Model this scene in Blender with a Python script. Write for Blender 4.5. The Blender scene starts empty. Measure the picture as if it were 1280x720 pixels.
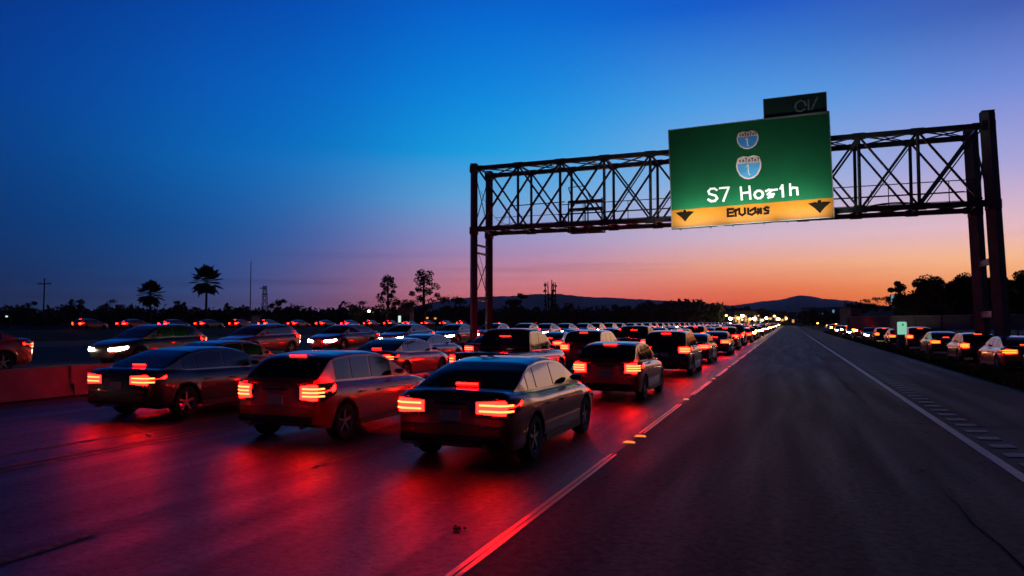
import bpy, bmesh, math, random
from mathutils import Vector, Matrix
R = math.radians
rnd = random.Random(7)
sc = bpy.context.scene
COL = sc.collection

# ------------------------------------------------------------------ camera
F = 896.0; HOR = 403.0
TH = math.atan(345.0 / F)            # the road runs 21 degrees right of the view
PT = math.atan((HOR - 360.0) / F)
CAMZ = 2.0
rgt = Vector((math.cos(TH), math.sin(TH), 0))
fw0 = Vector((-math.sin(TH), math.cos(TH), 0))
fwd = fw0 * math.cos(PT) + Vector((0, 0, math.sin(PT)))
upv = -fw0 * math.sin(PT) + Vector((0, 0, math.cos(PT)))
CP = Vector((0, 0, CAMZ))
def ray(px, py): return fwd + rgt * ((px - 640) / F) + upv * ((360 - py) / F)
def at_v(px, py, v):
    d = ray(px, py); return CP + d * (v / d.y)
def at_z(px, py, z):
    d = ray(px, py); return CP + d * ((z - CAMZ) / d.z)
def at_d(px, py, dist):
    d = ray(px, py); return CP + d * (dist / d.dot(fw0))
cam = bpy.data.cameras.new('camera'); camo = bpy.data.objects.new('camera', cam); COL.objects.link(camo)
cam.lens = 36.0 * F / 1280; cam.sensor_width = 36; cam.clip_end = 30000; cam.clip_start = 0.1
m = Matrix((rgt, upv, -fwd)).transposed().to_4x4(); m.translation = CP
camo.matrix_world = m
sc.camera = camo

# ------------------------------------------------------------------ materials
def lin(c): return c / 12.92 if c <= 0.04045 else ((c + 0.055) / 1.055) ** 2.4
def srgb(r, g, b): return (lin(r / 255), lin(g / 255), lin(b / 255), 1)
def new_mat(name):
    m = bpy.data.materials.new(name); m.use_nodes = True
    nt = m.node_tree; b = nt.nodes['Principled BSDF']
    return m, nt, b
def mat(name, col, rough=0.6, metal=0.0, var=0.15, scale=6.0, bump=0.0, coat=0.0, spec=0.5, aniso=None):
    """base colour broken up by noise, optional bump"""
    m, nt, b = new_mat(name); N = nt.nodes; L = nt.links
    tc = N.new('ShaderNodeTexCoord'); nz = N.new('ShaderNodeTexNoise'); nz.inputs['Scale'].default_value = scale
    nz.inputs['Detail'].default_value = 5
    if aniso:
        mp = N.new('ShaderNodeMapping'); mp.inputs['Scale'].default_value = aniso
        L.new(tc.outputs['Object'], mp.inputs['Vector']); L.new(mp.outputs[0], nz.inputs['Vector'])
    else: L.new(tc.outputs['Object'], nz.inputs['Vector'])
    cr = N.new('ShaderNodeValToRGB')
    c = col[:3]
    cr.color_ramp.elements[0].position = 0.3; cr.color_ramp.elements[1].position = 0.7
    cr.color_ramp.elements[0].color = tuple(x * (1 - var) for x in c) + (1,)
    cr.color_ramp.elements[1].color = tuple(min(1, x * (1 + var)) for x in c) + (1,)
    L.new(nz.outputs['Fac'], cr.inputs['Fac']); L.new(cr.outputs['Color'], b.inputs['Base Color'])
    b.inputs['Roughness'].default_value = rough; b.inputs['Metallic'].default_value = metal
    b.inputs['Coat Weight'].default_value = coat; b.inputs['Coat Roughness'].default_value = 0.05
    b.inputs['Specular IOR Level'].default_value = spec
    if bump:
        bp = N.new('ShaderNodeBump'); bp.inputs['Strength'].default_value = bump; bp.inputs['Distance'].default_value = 0.02
        L.new(nz.outputs['Fac'], bp.inputs['Height']); L.new(bp.outputs['Normal'], b.inputs['Normal'])
    return m
def emit(name, col, strength, base=None):
    m, nt, b = new_mat(name)
    b.inputs['Base Color'].default_value = base or (col[0] * .5, col[1] * .5, col[2] * .5, 1)
    b.inputs['Emission Color'].default_value = (col[0], col[1], col[2], 1)
    b.inputs['Emission Strength'].default_value = strength
    b.inputs['Roughness'].default_value = 0.25
    return m

def asphalt(name, base, rough_lo, rough_hi, tracks, speck=0.5, spec=.18):
    """aggregate speckle, oil-darkened lane centres, polished wheel tracks, cracks"""
    m, nt, b = new_mat(name); N = nt.nodes; L = nt.links
    def math_(op, a, bb=None):
        n = N.new('ShaderNodeMath'); n.operation = op
        for i, x in enumerate((a, bb)):
            if x is None: continue
            if isinstance(x, (int, float)): n.inputs[i].default_value = x
            else: L.new(x, n.inputs[i])
        return n.outputs[0]
    tc = N.new('ShaderNodeTexCoord')
    fine = N.new('ShaderNodeTexNoise'); fine.inputs['Scale'].default_value = 55; fine.inputs['Detail'].default_value = 3
    L.new(tc.outputs['Object'], fine.inputs['Vector'])
    mp = N.new('ShaderNodeMapping'); mp.inputs['Scale'].default_value = (1.6, 0.10, 1)
    L.new(tc.outputs['Object'], mp.inputs['Vector'])
    streak = N.new('ShaderNodeTexNoise'); streak.inputs['Scale'].default_value = 1.3; streak.inputs['Detail'].default_value = 6
    L.new(mp.outputs[0], streak.inputs['Vector'])
    patch = N.new('ShaderNodeTexNoise'); patch.inputs['Scale'].default_value = 0.35; patch.inputs['Detail'].default_value = 4
    L.new(tc.outputs['Object'], patch.inputs['Vector'])
    crv = N.new('ShaderNodeTexVoronoi'); crv.feature = 'DISTANCE_TO_EDGE'; crv.inputs['Scale'].default_value = 0.28
    wv = N.new('ShaderNodeTexNoise'); wv.inputs['Scale'].default_value = 1.8; wv.inputs['Detail'].default_value = 5
    L.new(tc.outputs['Object'], wv.inputs['Vector'])
    mx = N.new('ShaderNodeVectorMath'); mx.operation = 'ADD'
    sc_ = N.new('ShaderNodeVectorMath'); sc_.operation = 'SCALE'; sc_.inputs['Scale'].default_value = 1.1
    L.new(wv.outputs['Color'], sc_.inputs[0]); L.new(tc.outputs['Object'], mx.inputs[0]); L.new(sc_.outputs[0], mx.inputs[1])
    L.new(mx.outputs[0], crv.inputs['Vector'])
    crack = math_('LESS_THAN', crv.outputs['Distance'], 0.0028)
    gate = math_('GREATER_THAN', patch.outputs['Fac'], 0.52)
    crack = math_('MULTIPLY', crack, gate)
    k = math_('MULTIPLY', math_('SUBTRACT', fine.outputs['Fac'], 0.5), speck * 2)
    k = math_('ADD', k, math_('MULTIPLY', math_('SUBTRACT', streak.outputs['Fac'], 0.5), 1.3))
    k = math_('ADD', k, math_('MULTIPLY', math_('SUBTRACT', patch.outputs['Fac'], 0.5), 0.9))
    mid = N.new('ShaderNodeTexNoise'); mid.inputs['Scale'].default_value = 11; mid.inputs['Detail'].default_value = 6; mid.inputs['Roughness'].default_value = .7
    L.new(tc.outputs['Object'], mid.inputs['Vector'])
    k = math_('ADD', k, math_('MULTIPLY', math_('SUBTRACT', mid.outputs['Fac'], 0.5), 1.6))
    k = math_('ADD', k, 1.0)
    k = math_('MULTIPLY', k, math_('SUBTRACT', 1.0, math_('MULTIPLY', crack, 0.75)))
    k = math_('MAXIMUM', k, 0.1)
    v = N.new('ShaderNodeVectorMath'); v.operation = 'SCALE'; v.inputs[0].default_value = base; L.new(k, v.inputs['Scale'])
    L.new(v.outputs[0], b.inputs['Base Color'])
    mr = N.new('ShaderNodeMapRange'); mr.inputs['From Min'].default_value = 0.3; mr.inputs['From Max'].default_value = 0.7
    mr.inputs['To Min'].default_value = rough_lo; mr.inputs['To Max'].default_value = rough_hi
    L.new(streak.outputs['Fac'], mr.inputs['Value']); L.new(mr.outputs[0], b.inputs['Roughness'])
    ms = N.new('ShaderNodeMapRange'); ms.inputs['From Min'].default_value = .35; ms.inputs['From Max'].default_value = .65; ms.inputs['To Min'].default_value = spec * .45; ms.inputs['To Max'].default_value = spec * 1.5
    L.new(mid.outputs['Fac'], ms.inputs['Value']); L.new(ms.outputs[0], b.inputs['Specular IOR Level'])
    bp = N.new('ShaderNodeBump'); bp.inputs['Strength'].default_value = 0.6; bp.inputs['Distance'].default_value = 0.008
    L.new(math_('ADD', fine.outputs['Fac'], math_('MULTIPLY', mid.outputs['Fac'], 1.2)), bp.inputs['Height']); L.new(bp.outputs['Normal'], b.inputs['Normal'])
    return m

M = {}
M['road'] = asphalt('worn_asphalt', (.026, .0195, .014), .55, .75, True)
M['lanes'] = asphalt('polished_asphalt', (.030, .022, .020), .36, .55, True, spec=.26)
M['shoulder'] = asphalt('concrete_shoulder', (.115, .078, .046), .60, .80, False)
M['ramp'] = asphalt('ramp_asphalt', (.022, .020, .018), .6, .8, False, spec=.06)
M['ground'] = mat('dry_dark_ground', (.030, .034, .020), .95, var=.5, scale=.4, bump=.3)
M['grass'] = mat('verge_plants', (.11, .14, .035), .8, var=.5, scale=5)
M['ivy'] = mat('embankment_ground_cover', (.035, .04, .03), .9, var=.5, scale=2, bump=.4)
M['white_paint'] = mat('white_road_paint', (.62, .56, .43), .5, var=.25, scale=8)
M['amber_glow_and_band'] = mat('amber_lamp_glow_and_band', (1, .26, .02), .34, metal=.85, var=.12, scale=25)  # warm traffic light on the dashes painted in as amber; also the drum bands
M['red_glow_paint'] = mat('red_lamp_glow_paint', (1, .13, .012), .34, metal=.85, var=.12, scale=25)  # red traffic glow on the near dash put into its colour
M['worn_paint'] = mat('worn_road_paint', (.16, .145, .12), .7, var=.5, scale=14, spec=.1)
M['yellow_paint'] = mat('yellow_road_paint', (.22, .13, .03), .7, var=.5, scale=8)
M['rumble'] = mat('rumble_strip_concrete', (.26, .25, .24), .6, var=.3, scale=9)
M['concrete'] = mat('barrier_concrete', (.20, .19, .18), .75, var=.25, scale=1.5, bump=.2)
M['steel'] = mat('weathered_gantry_steel', (.075, .085, .085), .5, metal=.5, var=.3, scale=3)
M['post'] = mat('painted_gantry_post', (.12, .115, .12), .55, metal=.3, var=.2, scale=2)
M['green'] = mat('green_sign_sheeting', (.003, .105, .038), .5, var=.10, scale=.8)
M['dark_green'] = mat('faded_green_sign_sheeting', (.006, .035, .028), .55, var=.15, scale=1.5)
M['yellow'] = mat('yellow_sign_sheeting', (.36, .125, .003), .5, var=.06, scale=1.0)
M['white_sheet'] = mat('white_sign_sheeting', (.85, .92, .86), .4, var=.05, scale=2)
M['faded_sheet'] = mat('faded_letter_sheeting', (.16, .20, .20), .5, var=.3, scale=6)
M['black_sheet'] = mat('black_sign_sheeting', (.008, .006, .004), .95, var=.1, spec=.02, scale=2)
M['blue_sheet'] = mat('blue_shield_sheeting', (.12, .46, 1.0), .4, var=.18, scale=2.5)
M['deep_blue_sheet'] = mat('deep_blue_shield_sheeting', (.08, .34, 1.0), .4, var=.18, scale=2.5)
M['pink_sheet'] = mat('faded_red_shield_sheeting', (1, .72, .70), .4, var=.15, scale=3)
M['sheet_edge'] = mat('aluminium_panel_edge', (.35, .38, .36), .4, metal=.6, var=.1)
M['leaf'] = mat('dark_foliage', (.045, .06, .022), .7, var=.5, scale=.7)
M['bark'] = mat('bark', (.06, .045, .035), .9, var=.35, scale=6, bump=.3)
M['hill'] = mat('haze_tinted_mountain', (.42, .45, .52), 1.0, var=.12, scale=.0015)  # pale blue distance haze put into the base colour
M['tyre'] = mat('tyre_rubber', (.012, .012, .012), .85, var=.2, scale=20)
M['rim'] = mat('alloy_rim', (.35, .35, .36), .3, metal=.9, var=.05)
M['glass'] = mat('tinted_car_glass', (.006, .007, .009), .06, var=.1, spec=.7)
M['trim'] = mat('black_car_trim', (.010, .010, .010), .5, var=.1)
M['plate'] = mat('white_licence_plate', (.60, .60, .56), .5, var=.1)
M['reflector'] = mat('red_reflector', (.55, .01, .01), .2, var=.1)
M['stucco'] = mat('building_stucco', (.24, .19, .16), .85, var=.2, scale=.6)
M['roof_tile'] = mat('building_roof', (.07, .05, .05), .8, var=.2, scale=1)
M['wall_grey'] = mat('grey_block_wall', (.115, .115, .125), .85, var=.3, scale=.5, bump=.2)
M['pole'] = mat('grey_pole', (.10, .10, .10), .5, metal=.4, var=.15)
E = {}
E['tail'] = emit('lit_tail_lamp', (1, .0012, .0008), 95)
E['tail_core'] = emit('lit_brake_bulb', (1, .085, .02), 12)
E['head'] = emit('lit_head_lamp', (1, .78, .48), 70)
E['head_core'] = emit('lit_head_lamp_bulb', (1, .86, .62), 160)
E['ramp_tail'] = emit('lit_orange_ramp_tail_lamp', (1, .035, .004), 7)
E['ramp_core'] = emit('lit_orange_ramp_bulb', (1, .10, .012), 10)
E['amber'] = emit('lit_amber_lamp', (1, .30, .03), 10)
E['stud'] = emit('reflector_stud_added_glow', (1, .32, .06), .9)  # the studs are reflectors, not lamps; their glow is added
E['orange_tail'] = emit('lit_orange_red_tail_lamp', (1, .11, .015), 12)
E['orange_core'] = emit('lit_orange_bulb', (1, .48, .15), 120)
E['lamp'] = emit('lit_sodium_lamp', (1, .52, .10), 12)
E['warmwin'] = emit('lit_warm_window', (1, .45, .14), .8)
E['coolwin'] = emit('lit_cool_window', (.75, 1, .85), .9)
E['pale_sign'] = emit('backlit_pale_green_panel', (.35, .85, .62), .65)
E['blue_sign'] = emit('backlit_pale_blue_panel', (.20, .48, .62), .6)
E['added_fixture'] = emit('added_luminaire_lens', (.90, 1, .90), 1.2)  # lens glow of the lamps added under the board
PAINT = {
    'black': mat('black_car_paint', (.008, .008, .009), .3, metal=.2, var=.1, coat=1),
    'charcoal': mat('charcoal_car_paint', (.03, .031, .035), .3, metal=.5, var=.1, coat=1),
    'dark red': mat('dark_red_car_paint', (.22, .008, .008), .3, metal=.3, var=.1, coat=1),
    'red': mat('red_car_paint', (.50, .012, .008), .3, metal=.2, var=.1, coat=1),
    'silver': mat('silver_car_paint', (.24, .24, .25), .3, metal=.7, var=.08, coat=1),
    'maroon': mat('maroon_car_paint', (.11, .008, .014), .3, metal=.3, var=.1, coat=1),
}

# ------------------------------------------------------------------ helpers
def tag(o, label=None, cat=None, group=None, kind=None):
    if label: o['label'] = label
    if cat: o['category'] = cat
    if group: o['group'] = group
    if kind: o['kind'] = kind
    return o
def empty(name, loc, rz=0, label=None, cat=None, group=None):
    o = bpy.data.objects.new(name, None); COL.objects.link(o)
    o.empty_display_size = .3; o.location = loc; o.rotation_euler = (0, 0, rz)
    return tag(o, label, cat, group)
class MB:
    def __init__(s): s.v = []; s.f = []; s.mi = []; s.cur = 0
    def quad(s, *p):
        n = len(s.v); s.v += [tuple(q) for q in p]; s.f.append(tuple(range(n, n + len(p)))); s.mi.append(s.cur); return s
    def grid(s, rows, close=False):
        n = len(s.v); w = len(rows[0])
        for r in rows: s.v += [tuple(q) for q in r]
        for i in range(len(rows) - 1):
            for j in range(w if close else w - 1):
                a = n + i * w + j; b = n + i * w + (j + 1) % w
                s.f.append((a, b, b + w, a + w)); s.mi.append(s.cur)
        return s
    def box(s, c, d, rot=None):
        c = Vector(c); hx, hy, hz = d[0] / 2, d[1] / 2, d[2] / 2
        pts = [Vector((x, y, z)) for x in (-hx, hx) for y in (-hy, hy) for z in (-hz, hz)]
        if rot: pts = [rot @ p for p in pts]
        n = len(s.v); s.v += [tuple(c + p) for p in pts]
        for f in ((0, 1, 3, 2), (4, 6, 7, 5), (0, 4, 5, 1), (2, 3, 7, 6), (0, 2, 6, 4), (1, 5, 7, 3)):
            s.f.append(tuple(n + i for i in f)); s.mi.append(s.cur)
        return s
    def tube(s, a, b, r0, r1=None, n=8, sq=False):
        a = Vector(a); b = Vector(b); r1 = r0 if r1 is None else r1
        d = (b - a).normalized(); u = d.orthogonal().normalized() if abs(d.z) > .9 else d.cross(Vector((0, 0, 1))).normalized()
        w = d.cross(u)
        if sq: n = 4
        k = len(s.v)
        for p, r in ((a, r0), (b, r1)):
            for i in range(n):
                t = 2 * math.pi * (i + (.5 if sq else 0)) / n
                rr = r * (math.sqrt(2) if sq else 1)
                s.v.append(tuple(p + (u * math.cos(t) + w * math.sin(t)) * rr))
        for i in range(n):
            j = (i + 1) % n; s.f.append((k + i, k + j, k + n + j, k + n + i)); s.mi.append(s.cur)
        s.f.append(tuple(k + i for i in reversed(range(n)))); s.f.append(tuple(k + n + i for i in range(n)))
        s.mi += [s.cur, s.cur]
        return s
    def path(s, pts, rad, n=7):
        for i in range(len(pts) - 1):
            s.tube(pts[i], pts[i + 1], rad[i], rad[i + 1], n)
        return s
    def ball(s, c, r, n=8, sz=1.0):
        rows = []
        for i in range(n // 2 + 1):
            a = math.pi * i / (n // 2)
            rows.append([(c[0] + r * math.sin(a) * math.cos(2 * math.pi * j / n), c[1] + r * math.sin(a) * math.sin(2 * math.pi * j / n), c[2] + r * sz * math.cos(a)) for j in range(n)])
        return s.grid(rows, True)
    def mesh(s, name, mats, smooth=None):
        me = bpy.data.meshes.new(name); me.from_pydata(s.v, [], s.f)
        if not isinstance(mats, (list, tuple)): mats = [mats]
        for mm in mats: me.materials.append(mm)
        for p, i in zip(me.polygons, s.mi): p.material_index = i
        if smooth:
            bm = bmesh.new(); bm.from_mesh(me)
            bmesh.ops.remove_doubles(bm, verts=bm.verts, dist=.0004)
            bmesh.ops.recalc_face_normals(bm, faces=bm.faces)
            for f in bm.faces: f.smooth = True
            for e in bm.edges:
                if len(e.link_faces) == 2 and e.calc_face_angle(0) > R(smooth): e.smooth = False
            bm.to_mesh(me); bm.free()
        me.update(); return me
    def build(s, name, mats, parent=None, smooth=None, loc=None):
        o = bpy.data.objects.new(name, s.mesh(name, mats, smooth)); COL.objects.link(o)
        if parent: o.parent = parent
        if loc is not None: o.location = loc
        return o
def copy_tree(o, parent=None):
    c = o.copy(); COL.objects.link(c); c.parent = parent
    for ch in list(o.children): copy_tree(ch, c)
    return c
def interp(tab, x):
    if x <= tab[0][0]: return tab[0][1]
    for (a, ya), (b, yb) in zip(tab, tab[1:]):
        if x <= b:
            t = (x - a) / (b - a); return ya + (yb - ya) * t
    return tab[-1][1]
def smoothed(tab, k=.05):
    return lambda x: (interp(tab, x) * 2 + interp(tab, x - k) + interp(tab, x + k)) / 4
ORD = ['nearest', 'second', 'third', 'fourth', 'fifth', 'sixth', 'seventh', 'eighth', 'ninth', 'tenth', 'eleventh', 'twelfth', 'thirteenth', 'fourteenth', 'fifteenth', 'sixteenth', 'seventeenth', 'eighteenth', 'nineteenth', 'twentieth'] + ['twenty-' + w for w in ('first', 'second', 'third', 'fourth', 'fifth', 'sixth', 'seventh', 'eighth', 'ninth')] + ['thirtieth'] + ['thirty-' + w for w in ('first', 'second', 'third', 'fourth', 'fifth', 'sixth', 'seventh', 'eighth', 'ninth')] + ['fortieth'] + ['forty-' + w for w in ('first', 'second', 'third', 'fourth', 'fifth')]

# ------------------------------------------------------------------ ground and roads
G = MB(); G.quad((-6400, -200, -.06), (6400, -200, -.06), (6400, 7000, -.06), (-6400, 7000, -.06))
tag(G.build('ground', M['ground']), kind='structure')
def strip(name, u0, u1, v0, v1, z, m, segs=1):
    b = MB()
    for i in range(segs):
        a = v0 + (v1 - v0) * i / segs; c = v0 + (v1 - v0) * (i + 1) / segs
        b.quad((u0, a, z), (u1, a, z), (u1, c, z), (u0, c, z))
    return tag(b.build(name, m), kind='structure')
FAR = 2400
strip('freeway_lanes', -18.0, -2.5, -30, FAR, 0, M['lanes'])
strip('right_lane', -2.5, 1.70, -30, FAR, 0, M['road'])
strip('shoulder', 1.70, 6.3, -30, FAR, 0, M['shoulder'])
strip('opposing_lanes', -44, -20.5, -30, FAR, .45, M['ramp'])
b = MB(); b.quad((-20.5, -30, .45), (-18.9, -30, -.03), (-18.9, FAR, -.03), (-20.5, FAR, .45)); b.quad((-44, -30, .45), (-47, -30, -.06), (-47, FAR, -.06), (-44, FAR, .45)); tag(b.build('median_slope', M['ground']), kind='structure')
strip('frontage_road', -92, -80, -100, FAR, 1.00, M['ramp'])
strip('exit_ramp', 7.3, 11.0, 8, 900, -.02, M['ramp'])
b = MB()   # frontage embankment
b.quad((-80, -100, 1.0), (-76, -100, -.06), (-76, FAR, -.06), (-80, FAR, 1.0))
b.quad((-92, -100, 1.0), (-80, -100, .99), (-80, FAR, .99), (-92, FAR, .99))
tag(b.build('frontage_embankment', M['ground']), kind='structure')
# the bank that carries the right gantry posts
b = MB(); rows = []
for i in range(80):
    v = 10 + i * 6
    j = lambda: rnd.uniform(-.12, .12)
    rows.append([(11.0 if v < 0 else 8.95, v, -.03), (9.25, v, .55 + j()), (9.7 + j(), v, 1.0 + j()), (13, v, 1.25 + j()), (30, v, 1.4 + j()), (90, v, 1.6)])
# keep the ramp clear of the bank near the camera
rows = [[(p[0] + 2.2, p[1], p[2]) if k < 6 else p for k, p in enumerate(r)] for r in rows]
b.grid(rows); tag(b.build('embankment', M['ivy'], smooth=60), kind='structure')

# painted markings
def line(name, u, w, v0, v1, m, label, z=.008, worn=0):
    b = MB(); b.quad((u - w / 2, v0, z), (u + w / 2, v0, z), (u + w / 2, v1, z), (u - w / 2, v1, z))
    return tag(b.build(name, m), kind='structure')
line('edge_line', 2.78, .15, -10, 1500, M['white_paint'], None)
b = MB(); b.quad((6.02, -10, .008), (6.1, -10, .008), (6.1, 900, .008), (6.02, 900, .008))
# dashes of the near lane line: two ribs with a dark gap each
def dash_line(name, u, spans, m, z=.008, ribs=True):
    b = MB()
    for a, c in spans:
        n = max(2, int((c - a) / .5))
        for k in ((-.034, .026), (.034, .026)) if ribs else ((0, .06),):
            L_, R_ = [], []
            for i in range(n + 1):
                v = a + (c - a) * i / n
                t = 1 if 0 < i < n else .6
                L_.append((u + k[0] - k[1] * t + rnd.uniform(-.004, .004), v, z)); R_.append((u + k[0] + k[1] * t + rnd.uniform(-.004, .004), v, z))
            b.grid([L_, R_])
    return tag(b.build(name, m), kind='structure')
dash_line('near_lane_dash', -2.5, [(2.5, 10.8)], M['red_glow_paint'])
sp = [(13.0, 17.9)] + [(20.3 + 7.3 * i, 25.2 + 7.3 * i) for i in range(60)]
dash_line('lane_dashes', -2.5, sp, M['amber_glow_and_band'])
dash_line('far_lane_dashes', -6.15, [(1 + 7.3 * i, 5 + 7.3 * i) for i in range(80)], M['worn_paint'], ribs=False)
dash_line('carpool_lane_dashes', -14.5, [(1 + 7.3 * i, 5 + 7.3 * i) for i in range(80)], M['worn_paint'], ribs=False)
for u in (-9.9, -10.15, -11.1): line('buffer_line', u, .11, -5, 900, M['yellow_paint'], None)
# rumble strip
b = MB()
for i in range(150):
    v = 5 + i * .85
    b.quad((3.0, v, .012), (3.36, v + .10, .012), (3.36, v + .44, .012), (3.0, v + .34, .012))
    b.quad((3.0, v, .0), (3.36, v + .10, .0), (3.36, v + .10, .012), (3.0, v, .012))
tag(b.build('rumble_strip', M['rumble']), kind='structure')
# tar seam and joints
b = MB(); rows = []
for i in range(260):
    v = i * .7; u = 1.70 + rnd.uniform(-.04, .04) + .05 * math.sin(v * .4)
    k_ = max(0, math.sin(i * .23) + .35) * .011; rows.append([(u - k_, v, .006), (u + k_, v, .006)])
b.grid(rows)
for v in [7 + i * 9.2 for i in range(16)]:
    pts = [(1.75 + k * .45, v + rnd.uniform(-.05, .05)) for k in range(11)]
    b.grid([[(x, y, .005) for x, y in pts], [(x, y + .035, .005) for x, y in pts]])
tag(b.build('tar_seams', mat('tar_seam', (.026, .022, .018), .95, spec=.05)), kind='structure')
# road studs beside the near dashes
vs = [11.9, 12.6] + [19.0 + 7.3 * i for i in range(12)]
stud0 = None
for i, v in enumerate(vs):
    b = MB(); s_ = .075 if i < 2 else .055
    b.grid([[(-s_ * 1.3, -s_ * .8, 0), (s_ * 1.3, -s_ * .8, 0), (s_ * 1.3, s_ * .8, 0), (-s_ * 1.3, s_ * .8, 0)], [(-s_ * .8, -s_ * .35, .022), (s_ * .8, -s_ * .35, .022), (s_ * .8, s_ * .35, .022), (-s_ * .8, s_ * .35, .022)]], True)
    b.quad((-s_ * .8, -s_ * .35, .022), (s_ * .8, -s_ * .35, .022), (s_ * .8, s_ * .35, .022), (-s_ * .8, s_ * .35, .022))
    o = b.build('road_stud', E['stud'], loc=(-2.5 + (.05 if i == 1 else 0), v, .010))
    tag(o, 'amber road stud with added glow on the orange dashed lane line, %s from the camera' % ('nearest' if i == 0 else ORD[i]), 'road stud', 'amber studs along the dashed lane line')
# small white studs in the dark buffer
for i in range(26):
    b = MB(); b.box((0, 0, .012), (.10, .07, .02)); b.box((0, -.0365, .014), (.07, .004, .012))
    o = b.build('pavement_marker', M['white_sheet'], loc=(-10.6 + .05 * (i % 2), 6 + 3.6 * i, .012))
    tag(o, 'small pale pavement marker in the dark buffer strip, %s from the camera' % ORD[i], 'pavement marker', 'pale markers in the buffer strip')
# loose grit on shoulder and lane
for k, (px, py) in enumerate(((1065, 494), (1146, 588), (571, 660))):
    p = at_z(px, py, .02); b = MB(); b.ball((0, 0, .0), .035 if k < 2 else .05, 6, .3); b.ball((.07, .03, 0), .02, 6, .5); b.ball((-.06, .09, -.005), .015, 6, .5)
    o = b.build('road_debris', M['rumble'] if k < 2 else M['tyre'], loc=p)
    tag(o, ('scrap of pale rubble on the seam of the right lane, farther one', 'scrap of pale rubble on the seam of the right lane, nearer one', 'dark scrap of rubber lying on the asphalt left of the dashed line')[k], 'debris')

# ------------------------------------------------------------------ median barrier
b = MB()
prof = [(-.30, 0), (-.27, .10), (-.12, .32), (-.08, .80), (.08, .80), (.12, .32), (.27, .10), (.30, 0)]
rows = []
for v in [-10 + 12 * i for i in range(100)]: rows.append([(x, v, z) for x, z in prof])
b.grid(rows)
for v in [i * 6 + 2.2 for i in range(30)]:
    b.box((.30, v, .05), (.012, .05, .1)); b.box((.205, v, .2), (.16, .045, .2)); b.box((.105, v, .56), (.045, .045, .5)); b.box((.0, v, .806), (.17, .045, .02))
tag(b.build('median_barrier', M['concrete'], loc=(-19.0 + .35, 0, 0), smooth=30), 'long low grey concrete barrier along the median left of the red lamps', 'barrier')

# ------------------------------------------------------------------ gantry
VG = 41.0; VGF = 43.45
UL, UR = -18.1, 9.0
ZT, ZB = 11.7, 7.85
gr = empty('sign_gantry', (-4.5, VG, 0), 0, 'dark steel lattice gantry spanning the freeway with the green sign', 'sign gantry')
def gp(name, b, m, smooth=None):
    o = b.build(name, m, smooth=smooth); o.parent = gr; o.location = (4.5, -VG, 0); return o
nodes = [UL + (UR - UL) * i / 10 for i in range(11)]
for v in (VG, VGF):
    for z, nm in ((ZT, 'top_chord'), (ZB, 'bottom_chord')):
        gp(nm, MB().tube((UL, v, z), (UR, v, z), .125, sq=True), M['steel'])
for pi, v in enumerate((VG, VGF)):
    for i, u in enumerate(nodes):
        b = MB()
        if 0 < i < 10: b.tube((u, v, ZB), (u, v, ZT), .06, sq=True); gp('vertical_strut', b, M['steel'])
        for z in (ZT, ZB): gp('gusset_plate', MB().box((u, v, z), (.62, .10, .34)), M['steel'])
    for i in range(10):
        a, c = nodes[i], nodes[i + 1]
        gp('diagonal_brace', MB().tube((a, v - .03, ZT), (c, v - .03, ZB), .05, sq=True), M['steel'])
        gp('diagonal_brace', MB().tube((c, v + .03, ZT), (a, v + .03, ZB), .055, sq=True), M['steel'])
        if pi == 0 and i in (3, 4, 7, 8, 9): gp('diagonal_brace', MB().tube((c + .18, v + .05, ZT), (a + .18, v + .05, ZB), .03, sq=True), M['steel'])
b = MB()   # cross laces top and bottom between the two planes
for i, u in enumerate(nodes):
    for z in (ZT, ZB): gp('cross_tie', MB().tube((u, VG, z), (u, VGF, z), .05, sq=True), M['steel'])
    if i < 10:
        c = nodes[i + 1]
        for z in (ZT, ZB):
            gp('lace_bar', MB().tube((u, VG, z), (c, VGF, z), .032, sq=True), M['steel']); gp('lace_bar', MB().tube((c, VG, z - .01), (u, VGF, z - .01), .032, sq=True), M['steel'])
b = MB()   # catwalk grating with edge angles at the foot of the truss
n = 90
for i in range(n):
    u = UL + .4 + (UR - UL - .8) * i / (n - 1); b.box((u, VG + .75, ZB + .16), (.035, .95, .04))
for v in (VG + .28, VG + .6, VG + .9, VG + 1.22): b.box(((UL + UR) / 2, v, ZB + .13), (UR - UL - .4, .06, .12))
gp('catwalk', b, M['steel'])
b = MB()   # hand rails
for z in (ZB + .65, ZB + 1.25): b.tube((UL + 5.2, VG + .22, z), (UR - .2, VG + .22, z), .025)
for i in range(1, 20):
    u = UL + (UR - UL) * i / 20
    if u > UL + 5: b.tube((u, VG + .22, ZB + .1), (u, VG + .22, ZB + 1.25), .022)
for z in (ZB + .5, ZB + 1.0): b.tube((UL + .3, VGF - .25, z), (UR - .3, VGF - .25, z), .018)
gp('hand_rail', b, M['steel'])
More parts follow.
